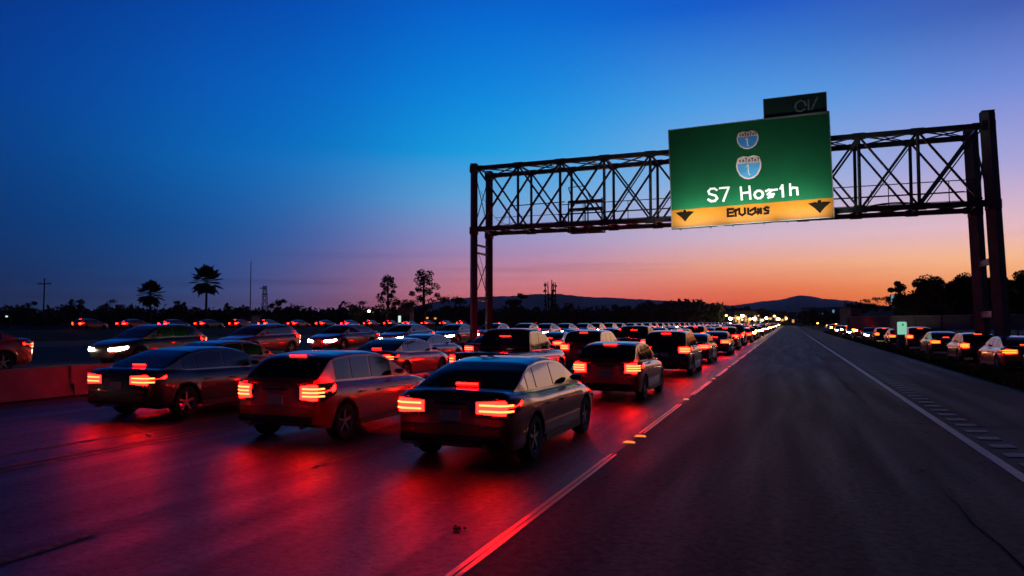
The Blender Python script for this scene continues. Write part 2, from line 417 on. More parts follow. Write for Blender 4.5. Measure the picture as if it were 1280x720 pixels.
# posts
def post(u, v, w, top, base, lean=0):
    b = MB()
    b.tube((u + lean, v, base), (u, v, top), w / 2, w / 2 * .97, sq=True)
    b.box((u, v, top + .02), (w * 1.12, w * 1.12, .06)); b.box((u + lean, v, base + .03), (w * 1.9, w * 1.9, .06))
    for sx in (-1, 1):
        for sy in (-1, 1): b.tube((u + lean + sx * w * .75, v + sy * w * .75, base), (u + lean + sx * w * .75, v + sy * w * .75, base + .16), .03)
    for z in (ZB - .1, ZT - .05): b.box((u + lean * (.4 if z < 9 else 0), v, z), (w * 1.2, w * 1.2, .45))
    return gp('post', b, M['post'])
post(UL - .25, VG, .36, 11.95, .5); post(UL - .25, VGF, .38, 11.95, .5)
post(UR + .32, VG, .50, 12.35, 1.0, .36); post(UR + .10, VGF, .50, 12.3, 1.0, .30)
b = MB()   # braces and conduit between the left posts
for z in (3.4, 6.4, 6.9): b.box((UL - .25, (VG + VGF) / 2, z), (.12, VGF - VG, .12))
for z0, z1 in ((ZB, ZT), (3.4, 6.4)):
    b.tube((UL - .25, VG, z0), (UL - .25, VGF, z1), .03); b.tube((UL - .25, VGF, z0), (UL - .25, VG, z1), .03)
for z0, z1 in ((ZB, ZT),):
    b.tube((UR + .3, VG, z0), (UR + .3, VGF, z1), .04); b.tube((UR + .3, VGF, z0), (UR + .3, VG, z1), .04)
for z in (2.4, 5.0): b.box((UR + .32, (VG + VGF) / 2, z), (.14, VGF - VG, .3))
gp('post_bracing', b, M['steel'])
b = MB(); b.box((UL - .25, (VG + VGF) / 2, .25), (1.3, VGF - VG + 1.4, .5)); 
gp('concrete_plinth', b, M['concrete'])
b = MB(); b.box((UR + .6, (VG + VGF) / 2, .50), (1.1, VGF - VG + 1.3, 1.0))
gp('concrete_plinth', b, M['wall_grey'])
# hanging service rack left of the sign
q0 = at_v(712, 253, VG - .5); q1 = at_v(754, 289, VG - .5)
b = MB(); za, zb_, zm = q0.z, q1.z, (q0.z * .75 + q1.z * .25)
for v in (VG - .75, VG - .12):
    for z in (za, zm, zb_): b.tube((q0.x, v, z), (q1.x, v, z), .045, sq=True)
    for u in (q0.x, (q0.x + q1.x) / 2, q1.x): b.tube((u, v, zb_), (u, v, za + (.0 if u < q1.x else .12)), .03, sq=True)
for u in (q0.x, (q0.x + q1.x) / 2, q1.x):
    for z in (za, zb_): b.tube((u, VG - .75, z), (u, VG, z), .03, sq=True)
b.box(((q0.x + q1.x) / 2, VG - .43, zm), (q1.x - q0.x, .6, .10)); b.box(((q0.x + q1.x) / 2, VG - .43, za - .02), (q1.x - q0.x - .1, .5, .09))
b.tube((q0.x + .2, VG - .4, za), (q0.x - .1, VG - .4, za + .9), .03); b.tube((q0.x - .1, VG - .4, za + .9), (q0.x + .9, VG - .4, za + .95), .025); b.tube((q0.x + .9, VG - .4, za + .95), (q0.x + 1.3, VG - .4, za), .03)
b.tube((UL + 2.2, VG - .15, ZB + .2), (UL + 2.2, VG - .15, ZB + 1.3), .02); b.tube((UL + 2.2, VG - .15, ZB + 1.3), (q0.x - .4, VG - .15, ZB + 1.35), .03)
gp('service_rack', b, M['steel'])
# thin dangling cables by the left posts and nodes
b = MB()
def cable(a, c, sag, r=.014, n=8):
    a, c = Vector(a), Vector(c); pts = []
    for i in range(n + 1):
        t = i / n; p = a.lerp(c, t); p.z -= sag * 4 * t * (1 - t); pts.append(p)
    gp('cable', MB().path(pts, [r] * (n + 1), 5), M['steel'])
cable((UL - .1, VG + .2, 6.4), (UL - .1, VGF - .3, 2.2), -.9)
cable((UL + .2, VG, ZB + 2.4), (UL + 2.4, VG, ZB + .3), .8); cable((UL + .2, VG + .6, ZB + .3), (UL + 1.7, VG + .6, ZB + .9), .6)
for i in (1, 2, 7, 8, 9): cable((nodes[i], VG - .1, ZT), (nodes[i + 1], VGF, ZT), -.10, .03)
for i in (7, 8): cable((nodes[i] + .2, VG, ZB + .1), (nodes[i] + .55, VG - .1, ZB + .95), .2)
cable((UR - 2.4, VG - .12, ZB + .12), (UR, VG - .12, ZB + .25), .18, .05); cable((UR - 5, VG - .12, ZB + .12), (UR - 2.7, VG - .12, ZB + .1), -.12, .045)

# ------------------------------------------------------------------ signs
VS = VG - .62
sgc = at_v(940, 213, VS)                         # centre of the board
tl, tr, bl, br = at_v(836, 163, VS), at_v(1034.5, 141, VS), at_v(841, 284, VS), at_v(1043, 272, VS)
SW = ((tr - tl).length + (br - bl).length) / 2; SH = ((tl - bl).length + (tr - br).length) / 2
SC = (tl + tr + bl + br) / 4
ROLL = ((tr - tl).normalized().z + (br - bl).normalized().z) / 2
ROLL = math.asin(ROLL) * .5 + .5 * math.asin(((tl - bl).normalized().x * -1 + (tr - br).normalized().x * -1) / 2)
sr = empty('overhead_sign', SC, 0, 'big green overhead board with two shields, white letters and a yellow foot strip', 'road sign')
sr.rotation_euler = (0, -ROLL, 0)
cR, sR = math.cos(ROLL), math.sin(ROLL)
def loc_s(px, py):                                # photograph position -> board coordinates
    p = at_v(px, py, VS) - SC
    return (p.x * cR + p.z * sR, -p.x * sR + p.z * cR)
YB = -SH / 2 + 1.00
def rect(b, x0, x1, z0, z1, y0, y1): b.box(((x0 + x1) / 2, (y0 + y1) / 2, (z0 + z1) / 2), (x1 - x0, y1 - y0, z1 - z0)); return b
rect(MB(), -SW / 2, SW / 2, YB, SH / 2, -.04, .04).build('green_panel', M['green'], sr)
rect(MB(), -SW / 2, SW / 2, -SH / 2, YB - .004, -.04, .04).build('yellow_panel', M['yellow'], sr)
b = MB(); e = .05
rect(b, -SW / 2 - e, SW / 2 + e, SH / 2 + .002, SH / 2 + e, -.06, .06); rect(b, -SW / 2 - e, SW / 2 + e, -SH / 2 - e, -SH / 2 - .002, -.06, .06)
rect(b, -SW / 2 - e, -SW / 2 - .002, -SH / 2, SH / 2, -.06, .06); rect(b, SW / 2 + .002, SW / 2 + e, -SH / 2, SH / 2, -.06, .06)
b.build('frame', M['sheet_edge'], sr)
b = MB()
for x in (-3.2, -1.1, 1.1, 3.2): b.box((x, .30, 0), (.12, .46, SH * .92))
b.build('mounting_beams', M['steel'], sr)
def flat_text(txt, size, parent, name, m, x, z, width=None, height=None, off=.0, y=-.047, rot=0):
    cu = bpy.data.curves.new('t', 'FONT'); cu.body = txt; cu.size = size; cu.extrude = .006; cu.offset = off; cu.space_character = 1.06
    cu.align_x = 'LEFT'; cu.resolution_u = 4
    o = bpy.data.objects.new('t', cu); COL.objects.link(o)
    dg = bpy.context.evaluated_depsgraph_get(); me = bpy.data.meshes.new_from_object(o.evaluated_get(dg))
    bpy.data.objects.remove(o)
    xs = [v.co.x for v in me.vertices]; ys = [v.co.y for v in me.vertices]
    kx = width / (max(xs) - min(xs)) if width else 1; ky = height / (max(ys) - min(ys)) if height else 1
    cx = (max(xs) + min(xs)) / 2; cy = (max(ys) + min(ys)) / 2
    for v in me.vertices:
        a, c, d = (v.co.x - cx) * kx, (v.co.y - cy) * ky, v.co.z
        v.co = (a * math.cos(rot) - c * math.sin(rot) + x, y - d, a * math.sin(rot) + c * math.cos(rot) + z)
    me.name = name; me.materials.clear(); me.materials.append(m)
    o = bpy.data.objects.new(name, me); COL.objects.link(o); o.parent = parent; return o
def strokes(b, segs, x0, z0, w, h, t, y=-.05):
    q_ = 0
    for poly in segs:
        for (a, c), (d, e_) in zip(poly, poly[1:]):
            q_ += 1; y = y - .0012 if q_ % 2 else y + .0007
            p = Vector((x0 + a * w, y, z0 + c * h)); q = Vector((x0 + d * w, y, z0 + e_ * h)); dd = (q - p)
            ang = math.atan2(dd.z, dd.x)
            b.box((p + q) / 2, (dd.length + t * .8, .012, t), Matrix.Rotation(-ang, 3, 'Y'))
# white legend, drawn stroke by stroke as it stands on the board
GL = {'S': [[(.95, .86), (.7, 1), (.3, 1), (.05, .82), (.15, .6), (.8, .42), (.97, .2), (.7, 0), (.3, 0), (.02, .15)]],
      '7': [[(.0, 1), (1, 1), (.35, 0)]],
      'H': [[(.05, 1), (.12, 0)], [(.9, 1), (.95, 0)], [(.1, .5), (.92, .52)]],
      'o': [[(.5 + .5 * math.cos(t * math.pi / 5), .5 + .5 * math.sin(t * math.pi / 5)) for t in range(11)]],
      'z': [[(.0, .86), (.3, 1), (.55, .9), (1.1, .95)], [(.6, .95), (.15, .45), (.75, .42), (.2, .05)], [(.75, .42), (.6, .12), (.3, .1)]],
      't': [[(.0, .72), (.45, 1), (.5, 0)]],
      'h': [[(.1, 1), (.12, 0)], [(.12, .5), (.45, .66), (.9, .6), (.95, 0)]]}
def P2(px, py): return loc_s(px, py)
for ch, xa, xb, yt, yb_ in (('S', 885.5, 896.5, 235.5, 252), ('7', 900.5, 911, 234.5, 251.5), ('H', 926, 938, 233, 249.5), ('o', 943.5, 953.5, 238, 248.5),
                           ('z', 958, 970, 236.5, 248), ('t', 976, 981, 231.5, 246), ('h', 987, 997, 229.5, 244)):
    x0, z0 = P2(xa, yb_); x1, z1 = P2(xb, yt)
    b = MB(); strokes(b, GL[ch], x0, z0, x1 - x0, z1 - z0, .115); b.build('letter', M['white_sheet'], sr)
b = MB()
GY = {'E': [[(1, 1), (0, 1), (0, 0), (1, 0)], [(0, .5), (.9, .5)]],
      'r': [[(0, .75), (.4, .95), (.4, 0)], [(.4, .7), (1, 1)]],
      'U': [[(0, 1), (0, .25), (.5, 0), (1, .25), (1, 1)]],
      'k': [[(0, 1), (0, .2), (.5, 0), (1, .3), (1, 1), (.3, .6)]],
      'a': [[(.1, .9), (.7, .5), (.1, .1), (.0, .5), (.8, .95)], [(.8, .9), (.85, .1)]],
      'S': [[(.95, .9), (.5, 1), (.1, .8), (.3, .55), (.9, .42), (.8, .08), (.1, .05)]]}
for ch, xa, xb, yt, yb_ in (('E', 910, 916.5, 261.5, 270.5), ('r', 918, 922, 262, 270.3), ('U', 924.5, 931, 260.5, 269.5), ('k', 935.5, 944, 260, 269), ('a', 947, 952, 260.5, 268), ('S', 955, 961, 259, 267.5)):
    x0, z0 = P2(xa, yb_); x1, z1 = P2(xb, yt)
    b = MB(); strokes(b, GY[ch], x0, z0, x1 - x0, z1 - z0, .115); b.build('strip_letter', M['black_sheet'], sr)
def arrow(px, py, w, h):
    x, z = P2(px, py); b = MB(); pts = [(-.5, .30), (-.16, .36), (-.10, .30), (-.06, .5), (.06, .5), (.10, .30), (.16, .36), (.5, .30), (.2, -.12), (0, -.5), (-.2, -.12)]
    f = [(x + a * w, -.048, z + c * h) for a, c in pts]; bk = [(p[0], -.041, p[2]) for p in f]
    b.quad(*f[::-1])
    for i in range(len(f)): b.quad(f[i], f[(i + 1) % len(f)], bk[(i + 1) % len(f)], bk[i])
    o = b.build('down_arrow', M['black_sheet'], sr)
arrow(856.3, 269.8, 1.02, .66); arrow(1024.5, 258.5, 1.10, .70)
def shield(px, py, wpx, hpx, blue, top, name='route_shield'):
    x, z = P2(px, py); w = wpx / F * 37.6; h = hpx / F * 37.6
    def outline(k, y):
        pts = [(-.42, .42), (-.2, .5), (0, .45), (.2, .5), (.42, .42), (.5, .15), (.48, -.08), (.36, -.32), (.18, -.46), (0, -.5), (-.18, -.46), (-.36, -.32), (-.48, -.08), (-.5, .15)]
        return [(x + a * w * k, y, z + c * h * k) for a, c in pts]
    b = MB(); o1 = outline(1, -.049); bk = [(p[0], -.041, p[2]) for p in o1]
    b.quad(*o1[::-1])
    for i in range(len(o1)): b.quad(o1[i], o1[(i + 1) % 14], bk[(i + 1) % 14], bk[i])
    s_ = b.build(name, M['pink_sheet'], sr)
    b = MB()
    lo = [p for p in outline(.88, -.053)]
    cut = z + h * .17
    lower = [p for p in lo if p[2] <= cut + .001]
    lp = [(x + w * .45, -.053, cut)] + [p for p in lo[6:13]] + [(x - w * .45, -.053, cut)]
    b.quad(*[(p[0], p[1], min(p[2], cut)) for p in lp][::-1]); b.build('blue_field', blue, s_)
    b = MB(); strokes(b, [[(.1, .8), (.5, 1), (.55, .1), (.75, 0)], [(.5, 1), (.45, .4)]], x - w * .12, z - h * .32, w * .2, h * .44, .05, -.057); b.build('numeral', M['white_sheet'], s_)
    b = MB()
    for k in range(7):
        a = -.36 + k * .12; hh = .5 + .5 * ((k * 37) % 5) / 5
        strokes(b, [[(0, 0), (.3, hh)], [(.3, hh), (.7, .1)]] if k % 2 else [[(0, hh), (.6, hh)], [(.3, hh), (.3, 0)]], x + a * w, z + h * .23, w * .09, h * .17, .035, -.057)
    b.build('shield_heading', M['black_sheet'], s_)
shield(934.6, 175.2, 27, 24, M['deep_blue_sheet'], False); shield(936, 209.5, 31, 31, M['blue_sheet'], True)
# tab on top
t0, t1, t2, t3 = at_v(954, 124.5, VS), at_v(1032.5, 116, VS), at_v(955, 149, VS), at_v(1034, 140.5, VS)
TC = (t0 + t1 + t2 + t3) / 4; TW = (t1 - t0).length * .985; THh = (t0 - t2).length
tab = empty('exit_tab_sign', TC, 0, 'small dark green tab board with faded letters on top of the big green board', 'road sign')
tab.rotation_euler = (0, -ROLL * .6, 0)
rect(MB(), -TW / 2, TW / 2, -THh / 2, THh / 2, -.03, .03).build('tab_panel', M['dark_green'], tab)
b = MB(); rect(b, -TW / 2 - .04, TW / 2 + .04, -THh / 2 - .05, -THh / 2 - .002, -.05, .05); rect(b, -TW / 2 - .04, TW / 2 + .04, THh / 2 + .002, THh / 2 + .03, -.04, .04)
rect(b, -TW / 2 - .04, -TW / 2 - .002, -THh / 2, THh / 2, -.04, .04); rect(b, TW / 2 + .002, TW / 2 + .04, -THh / 2, THh / 2, -.04, .04)
b.build('frame', M['sheet_edge'], tab)
b = MB(); strokes(b, [[(1, .85), (.6, 1), (.15, .8), (0, .45), (.2, .1), (.6, 0), (1, .2)], [(1, .85), (1.15, .5)]], .0 + .02, -.34, .46, .60, .09, -.037); b.build('faded_letter', M['faded_sheet'], tab)
b = MB(); strokes(b, [[(0, 1), (0, 0)]], .68, -.30, .1, .55, .08, -.037); b.build('faded_letter', M['faded_sheet'], tab)
b = MB(); strokes(b, [[(0, 0), (1, 1)]], .82, -.30, .30, .62, .08, -.037); b.build('faded_letter', M['faded_sheet'], tab)
b = MB()
for x in (-.9, .9): b.box((x, .1, -.7), (.10, .12, 1.6))
b.build('tab_brackets', M['steel'], tab)
# lamps added along the foot of the board to light it from below
for k, x in enumerate((-2.75, .0, 2.75)):
    lr = empty('added_sign_luminaire', SC + Vector((x * cR, -.95, -SH / 2 - .19 + x * sR)), 0, ('left', 'middle', 'right')[k] + ' one of three added slim lamps on arms under the green board', 'lamp', 'added lamps under the green board')
    MB().box((0, 0, 0), (2.4, .10, .045)).build('housing', M['steel'], lr)
    MB().box((0, .0, .026), (2.3, .07, .004)).build('lens', E['added_fixture'], lr)
    lr.rotation_euler = (0, -ROLL, 0)
    for xa in (-.8, .8): MB().tube((xa, .04, -.01), (xa, .98, .05), .022, sq=True).build('arm', M['steel'], lr)
    la = bpy.data.lights.new('added_sign_lamp', 'AREA'); la.shape = 'RECTANGLE'; la.size = 2.3; la.size_y = .07; la.energy = 100; la.color = (.92, 1, .90); la.spread = R(150)
    lo = bpy.data.objects.new('lamp_light', la); COL.objects.link(lo); lo.parent = lr; lo.location = (0, 0, .04); lo.rotation_euler = (R(180 - 16), 0, 0)

# ------------------------------------------------------------------ cars
def make_spec(kind):
    if kind == 'sedan':
        return dict(L=4.75, wr=.66, H=1.455, cw=.87,
            zt=[(0, .90), (.05, 1.00), (.14, 1.045), (.7, 1.03), (1.2, .98), (3.2, .95), (3.6, .94), (4.2, .84), (4.55, .76), (4.70, .68), (4.75, .62)],
            w=[(0, .76), (.05, .82), (.14, .865), (.35, .895), (.9, .915), (3.9, .91), (4.3, .87), (4.55, .79), (4.7, .68), (4.75, .60)],
            zr=[(.42, 1.03), (.95, 1.27), (1.30, 1.39), (1.7, 1.445), (2.1, 1.455), (2.5, 1.435), (2.85, 1.36), (3.25, 1.16), (3.66, .93)],
            rg=(.50, 1.28), ws=(2.88, 3.58), sg=((.98, 1.32), (1.37, 2.12), (2.19, 2.98)), tz=(.74, .94), tin=.40, axles=(.98, 3.72), R=.325, seams=(1.42, 2.15, 3.12))
    if kind == 'suv':
        return dict(L=4.65, wr=.70, H=1.69, cw=.88,
            zt=[(0, .96), (.05, 1.04), (.14, 1.08), (1.2, 1.06), (3.2, 1.04), (3.5, 1.03), (4.1, .96), (4.45, .88), (4.6, .78), (4.65, .70)],
            w=[(0, .80), (.05, .85), (.14, .89), (.35, .92), (.9, .935), (3.8, .93), (4.2, .89), (4.45, .82), (4.6, .72), (4.65, .64)],
            zr=[(.08, 1.09), (.22, 1.30), (.42, 1.56), (.62, 1.65), (1.2, 1.69), (1.9, 1.69), (2.4, 1.66), (2.72, 1.57), (3.1, 1.32), (3.5, 1.03)],
            rg=(.13, .46), ws=(2.76, 3.42), sg=((.50, 1.12), (1.19, 1.98), (2.05, 2.86)), tz=(.86, 1.10), tin=.52, axles=(.92, 3.62), R=.36, seams=(1.2, 2.02, 3.02))
    if kind == 'hatchback':
        return dict(L=4.2, wr=.66, H=1.49, cw=.87,
            zt=[(0, .90), (.05, .98), (.14, 1.01), (1.2, .98), (2.8, .95), (3.15, .94), (3.7, .86), (4.0, .78), (4.15, .70), (4.2, .62)],
            w=[(0, .74), (.05, .80), (.14, .845), (.35, .87), (.9, .885), (3.4, .88), (3.8, .84), (4.0, .78), (4.15, .68), (4.2, .60)],
            zr=[(.07, 1.01), (.25, 1.18), (.50, 1.38), (.72, 1.45), (1.2, 1.49), (1.8, 1.48), (2.2, 1.43), (2.55, 1.28), (3.15, .94)],
            rg=(.13, .60), ws=(2.28, 3.05), sg=((.62, 1.05), (1.10, 1.66), (1.73, 2.42)), tz=(.72, .98), tin=.50, axles=(.75, 3.30), R=.31, seams=(1.1, 1.7, 2.62))
    return dict(L=5.5, wr=.74, H=1.82, cw=.86,   # pickup
            zt=[(0, 1.10), (.05, 1.13), (.14, 1.14), (1.9, 1.14), (2.2, 1.12), (4.0, 1.10), (4.3, 1.10), (5.0, 1.06), (5.3, 1.0), (5.45, .92), (5.5, .85)],
            w=[(0, .90), (.05, .93), (.14, .95), (.35, .97), (.9, .975), (4.6, .97), (5.1, .94), (5.3, .88), (5.45, .80), (5.5, .74)],
            zr=[(1.85, 1.13), (1.93, 1.5), (2.02, 1.76), (2.2, 1.81), (2.8, 1.82), (3.2, 1.78), (3.5, 1.68), (3.8, 1.45), (4.25, 1.10)],
            rg=(1.88, 1.99), ws=(3.55, 4.15), sg=((2.06, 2.70), (2.78, 3.62)), tz=(.80, 1.08), tin=.76, axles=(1.15, 4.55), R=.38, seams=(2.1, 2.74, 3.72))

SPEC = {k: make_spec(k) for k in ('sedan', 'suv', 'hatchback', 'pickup')}
def body_pt(S, s, k):
    """k 0..9 along the half section, bottom centre to top centre"""
def section(S, s):
    L = S['L']; w = smoothed(S['w'], .06)(s) if .1 < s < L - .1 else interp(S['w'], s)
    zt = smoothed(S['zt'], .08)(s) if .15 < s < L - .15 else interp(S['zt'], s)
    zb = interp([(0, .34), (.25, .24), (L - .4, .20), (L, .26)], s)
    arch = 0
    for a in S['axles']:
        d = abs(s - a); RR = S['R'] + .055
        if d < RR: arch = max(arch, S['R'] + math.sqrt(RR * RR - d * d))
    zb = max(zb, arch); fl = .012 if arch > zb - .001 and arch > 0 else 0
    p3 = max(zb + .015, .34); p4 = max(p3 + .02, .60 * zt + .0); p5 = max(p4 + .02, zt - .22)
    return [(0, zb), (w * .70, zb), (w - .035, zb), (w - .004 + fl, max(zb + .01, .33)), (w + fl, p3 + .03), (w + .006, p4), (w, p5), (w - .022, zt - .12), (w - .06, zt - .045), (w - .14, zt - .005), (w * .5, zt + .015), (0, zt + .022)]
def cab(S, s, k):
    """k 0..1: belt line to roof centre"""
    w = interp(S['w'], s); zt = interp(S['zt'], s) - .015; zr = smoothed(S['zr'], .06)(s)
    H = max(.004, zr - zt); top = S['H'] - zt
    wb = w * S['cw']; wr = wb - (wb - S['wr']) * min(1, H / top) ** 1.2
    if k <= .5:
        t = k / .5; return Vector((wb + (wr - wb) * (t * .85 + .15 * t * t), s, zt + H * .86 * t))
    t = (k - .5) / .5
    x = wr * math.cos(t * math.pi / 2) ** .75 if t < 1 else 0
    z = zt + H * (.86 + .14 * math.sin(min(1, t * 1.15) * math.pi / 2) ** .8)
    return Vector((x, s, z))
def off_pt(fn, s, k, e):
    p = fn(s, k); a = fn(s + .02, k) - fn(s - .02, k); c = fn(s, min(1, k + .01)) - fn(s, k - .01)
    n = c.cross(a)
    if n.length < 1e-7: n = Vector((0, 0, 1))
    n.normalize()
    if n.dot(Vector((p.x + .001, 0, p.z - .6))) < 0: n = -n
    return p + n * e
def car_proto(kind, paint, lamps='tail'):
    S = SPEC[kind]; L = S['L']; y0 = -L / 2
    root = empty('parked_car', (0, 0, 0)); root.name = {'sedan': 'sedan_car', 'suv': 'sport_utility_car', 'hatchback': 'hatchback_car', 'pickup': 'pickup_truck'}[kind]
    def T(p): return (p[0], p[1] + y0, p[2])
    # body shell
    st = sorted(set([0, .02, .05, .09, .14, .2, .28] + [round(.28 + .045 * i, 4) for i in range(int((L - .55) / .045))] + [L - .25, L - .18, L - .12, L - .08, L - .05, L - .02, L]))
    for a in S['axles']:
        for sg in (-1, 1): st.append(a + sg * (S['R'] + .054)); st.append(a + sg * (S['R'] + .0559))
    st = sorted(st); rows = []
    for s in st:
        h = section(S, s); rows.append([T((x, s, z)) for x, z in h] + [T((-x, s, z)) for x, z in reversed(h[1:-1])])
    b = MB(); b.grid(rows, True); b.quad(*rows[0]); b.quad(*rows[-1][::-1])
    b.build('body', PAINT[paint], root, smooth=38)
    # cabin
    s0, s1 = S['zr'][0][0], S['zr'][-1][0]; n = 46; ks = [0, .1, .25, .4, .5, .54, .6, .7, .8, .9, 1.0]; rows = []
    for i in range(n + 1):
        s = s0 + (s1 - s0) * i / n; h = [cab(S, s, k) for k in ks]
        rows.append([T(p) for p in h] + [T((-p.x, p.y, p.z)) for p in reversed(h[:-1])])
    b = MB(); b.grid(rows); b.build('cabin', PAINT[paint], root, smooth=40)
    f = lambda s, k: cab(S, s, k)
    def pane(name, sa, sb, ka, kb, both):
        for sgn in ((1, -1) if not both else (1,)):
            b = MB(); rows = []
            for i in range(13):
                s = sa + (sb - sa) * i / 12
                if both:
                    half = [off_pt(f, s, ka + (1 - ka) * j / 8, .007) for j in range(9)]
                    rows.append([T(p) for p in half] + [T((-p.x, p.y, p.z)) for p in reversed(half[:-1])])
                else:
                    rows.append([T((sgn * q.x, q.y, q.z)) for q in (off_pt(f, s, ka + (kb - ka) * j / 5, .007) for j in range(6))])
            b.grid(rows); b.build(name, M['glass'], root, smooth=40)
    pane('rear_window', S['rg'][0], S['rg'][1], .545, 1, True); pane('windscreen', S['ws'][0], S['ws'][1], .545, 1, True)
    for a, c in S['sg']: pane('side_window', a, c, .06, .47, False)
    # ribbons that follow the plan outline
    def out(s): return interp(S['w'], s)
    def ribbon(path, zs, e=.012):
        b = MB(); A = [T((x, s, lo)) for (x, s), (lo, hi) in zip(path, zs)]; Bm = []; C_ = [T((x, s, hi)) for (x, s), (lo, hi) in zip(path, zs)]
        cx = 0; cyy = L / 2
        inn = lambda p: (p[0] * .93, p[1] * .985, p[2])
        for (x, s), (lo, hi) in zip(path, zs): Bm.append(T((x * 1.01, s - (.008 if s < L / 2 else -.008) * (1 if abs(s) < .03 or abs(s - L) < .03 else 0), (lo + hi) / 2)))
        b.grid([[inn(p) for p in A], A, Bm, C_, [inn(p) for p in C_]]); b.quad(inn(A[0]), A[0], Bm[0], C_[0], inn(C_[0])); b.quad(inn(A[-1]), A[-1], Bm[-1], C_[-1], inn(C_[-1]))
        return b
    tz = S['tz']; ti = S['tin']; e = .014
    tm, cm = {'orange': (E['orange_tail'], E['orange_core']), 'ramp': (E['ramp_tail'], E['ramp_core'])}.get(lamps, (E['tail'], E['tail_core']))
    on = lamps != 'head'
    for sg in (1, -1):
        pth = [(ti, -e), (out(0) - .01, -e), (out(.05) + e, .045), (out(.14) + e, .14), (out(.28) + e, .28), (out(.42) + e, .42)]
        zz = [(tz[0] + .02, tz[1] - .03), (tz[0], tz[1]), (tz[0], tz[1]), (tz[0] + .01, tz[1]), (tz[0] + .05, tz[1]), (tz[0] + .11, tz[1] - .02)]
        ribbon([(sg * x * (1 if j else .93), s + (.006 if j < 2 else 0) + (.03 if j == 5 else 0)) for j, (x, s) in enumerate(pth)], [(a_ - .022, c_ + .018) for a_, c_ in zz]).build('lamp_bezel', M['trim'], root, smooth=50)
        o = ribbon([(sg * x, s) for x, s in pth], zz).build('tail_lamp', tm, root, smooth=50)
        zc = tz[0] + (tz[1] - tz[0]) * .5
        pc = [(ti + .05, -e - .011), (out(0) - .01, -e - .011), (out(.05) + e + .011, .04), (out(.14) + e + .011, .14)]
        for dz_ in ((-.045, .035) if kind in ('sedan', 'pickup') else (-.06, 0, .06)): ribbon([(sg * x, s) for x, s in pc], [(zc + dz_ - .013, zc + dz_ + .013)] * 4).build('brake_bulb', cm, o, smooth=50)
        # head lamps
        hz = interp(S['zt'], L - .12) - .12
        pth = [(.36 if kind != 'pickup' else .5, L + e), (out(L) - .01, L + e), (out(L - .05) + e, L - .045), (out(L - .2) + e, L - .2), (out(L - .4) + e, L - .4)]
        hl = ribbon([(sg * x, s) for x, s in pth], [(hz - .09, hz - .0), (hz - .10, hz + .01), (hz - .10, hz + .03), (hz - .07, hz + .05), (hz - .0, hz + .07)]).build('headlight', E['head'] if lamps == 'head' else M['glass'], root, smooth=50)
        if lamps == 'head':
            MB().ball((sg * (out(L) - .10), L / 2 + e + .01, hz - .04), .055, 8).build('bulb', E['head_core'], hl)
    # third brake light, plate, valance, reflectors, seams, handles, mirrors
    s_top = S['rg'][1]; p = off_pt(f, s_top - .03, 1, .02)
    if kind == 'sedan': p = off_pt(f, S['rg'][0] + .06, 1, .02)
    if on: MB().box(T(p), (.34, .02, .022)).build('high_brake_light', tm, root)
    pl = MB().box(T((0, -.012, .72 if kind in ('sedan', 'hatchback') else .80)), (.31, .012, .15)).build('licence_plate', M['plate'], root)
    val = [(out(0) * k / 5, -.010) for k in range(-5, 6)]
    ribbon([(x, s) for x, s in val], [(.345, .46)] * 11).build('rear_valance', M['trim'], root)
    for sg in (1, -1): MB().box(T((sg * (out(0) - .12), -.022, .50)), (.16, .012, .035)).build('bumper_reflector', M['reflector'], root)
    for s in S['seams']:
        for sg in (1, -1):
            b = MB(); w_ = out(s) + .0075; zt = interp(S['zt'], s)
            b.grid([[(sg * w_, s - .004 + y0, .30), (sg * w_, s - .004 + y0, zt - .2), (sg * (w_ - .03), s - .004 + y0, zt - .10)], [(sg * w_, s + .004 + y0, .30), (sg * w_, s + .004 + y0, zt - .2), (sg * (w_ - .03), s + .004 + y0, zt - .10)]])
            b.build('door_seam', M['trim'], root)
    for sg in (1, -1): MB().box((sg * (out(2) + .006), y0 + (S['axles'][0] + S['axles'][1]) / 2, .26), (.02, S['axles'][1] - S['axles'][0] - 2 * S['R'] - .2, .10)).build('sill_trim', M['trim'], root)
    for sg in (1, -1):
        for s in S['seams'][:-1]:
            zt = interp(S['zt'], s); MB().box((sg * (out(s) + .02), s + .14 + y0, zt - .20), (.03, .17, .025)).build('door_handle', PAINT[paint], root)
        sm = S['ws'][1] - .55; pm = cab(S, sm, .05)
        b = MB(); rr = []
        for i, (a, k) in enumerate(((0, .3), (.05, .9), (.16, 1), (.21, .6))):
            rr.append([(sg * (pm.x + .03 + a), sm + y0 + .06 * math.cos(t * math.pi / 4) * k, pm.z + .09 + .055 * math.sin(t * math.pi / 4) * k) for t in range(8)])
        b.grid(rr, True); b.quad(*rr[-1]); b.build('wing_mirror', PAINT[paint], root, smooth=50)
    bz = .60 if kind in ('sedan', 'hatchback') else .68
    ribbon([(x, s + .006) for x, s in [(out(0) * k / 5, -.006) for k in range(-5, 6)]], [(bz, bz + .009)] * 11).build('bumper_seam', M['trim'], root)
    b = MB(); ztop = interp(S['zt'], .05)
    MB().box(T((0, -.006, bz + .29 if kind != 'sedan' else bz + .285)), (.50, .022, .028)).build('plate_garnish', M['trim'], root)
    for sg in (1, -1):
        MB().tube(T((sg * .52, .10, .29)), T((sg * .52, -.02, .285)), .035, .037, 12).build('exhaust_tip', M['rim'], root, smooth=40)
        b = MB(); n_ = 30; sa, sb = S['sg'][0][0] - .05, S['sg'][-1][1] + .08; rows_ = []
        for i in range(n_ + 1):
            s = sa + (sb - sa) * i / n_; p0, p1 = off_pt(f, s, .015, .009), off_pt(f, s, .045, .009); rows_.append([T((sg * p0.x, p0.y, p0.z)), T((sg * p1.x, p1.y, p1.z))])
        b.grid(rows_); b.build('window_trim', M['rim'], root)
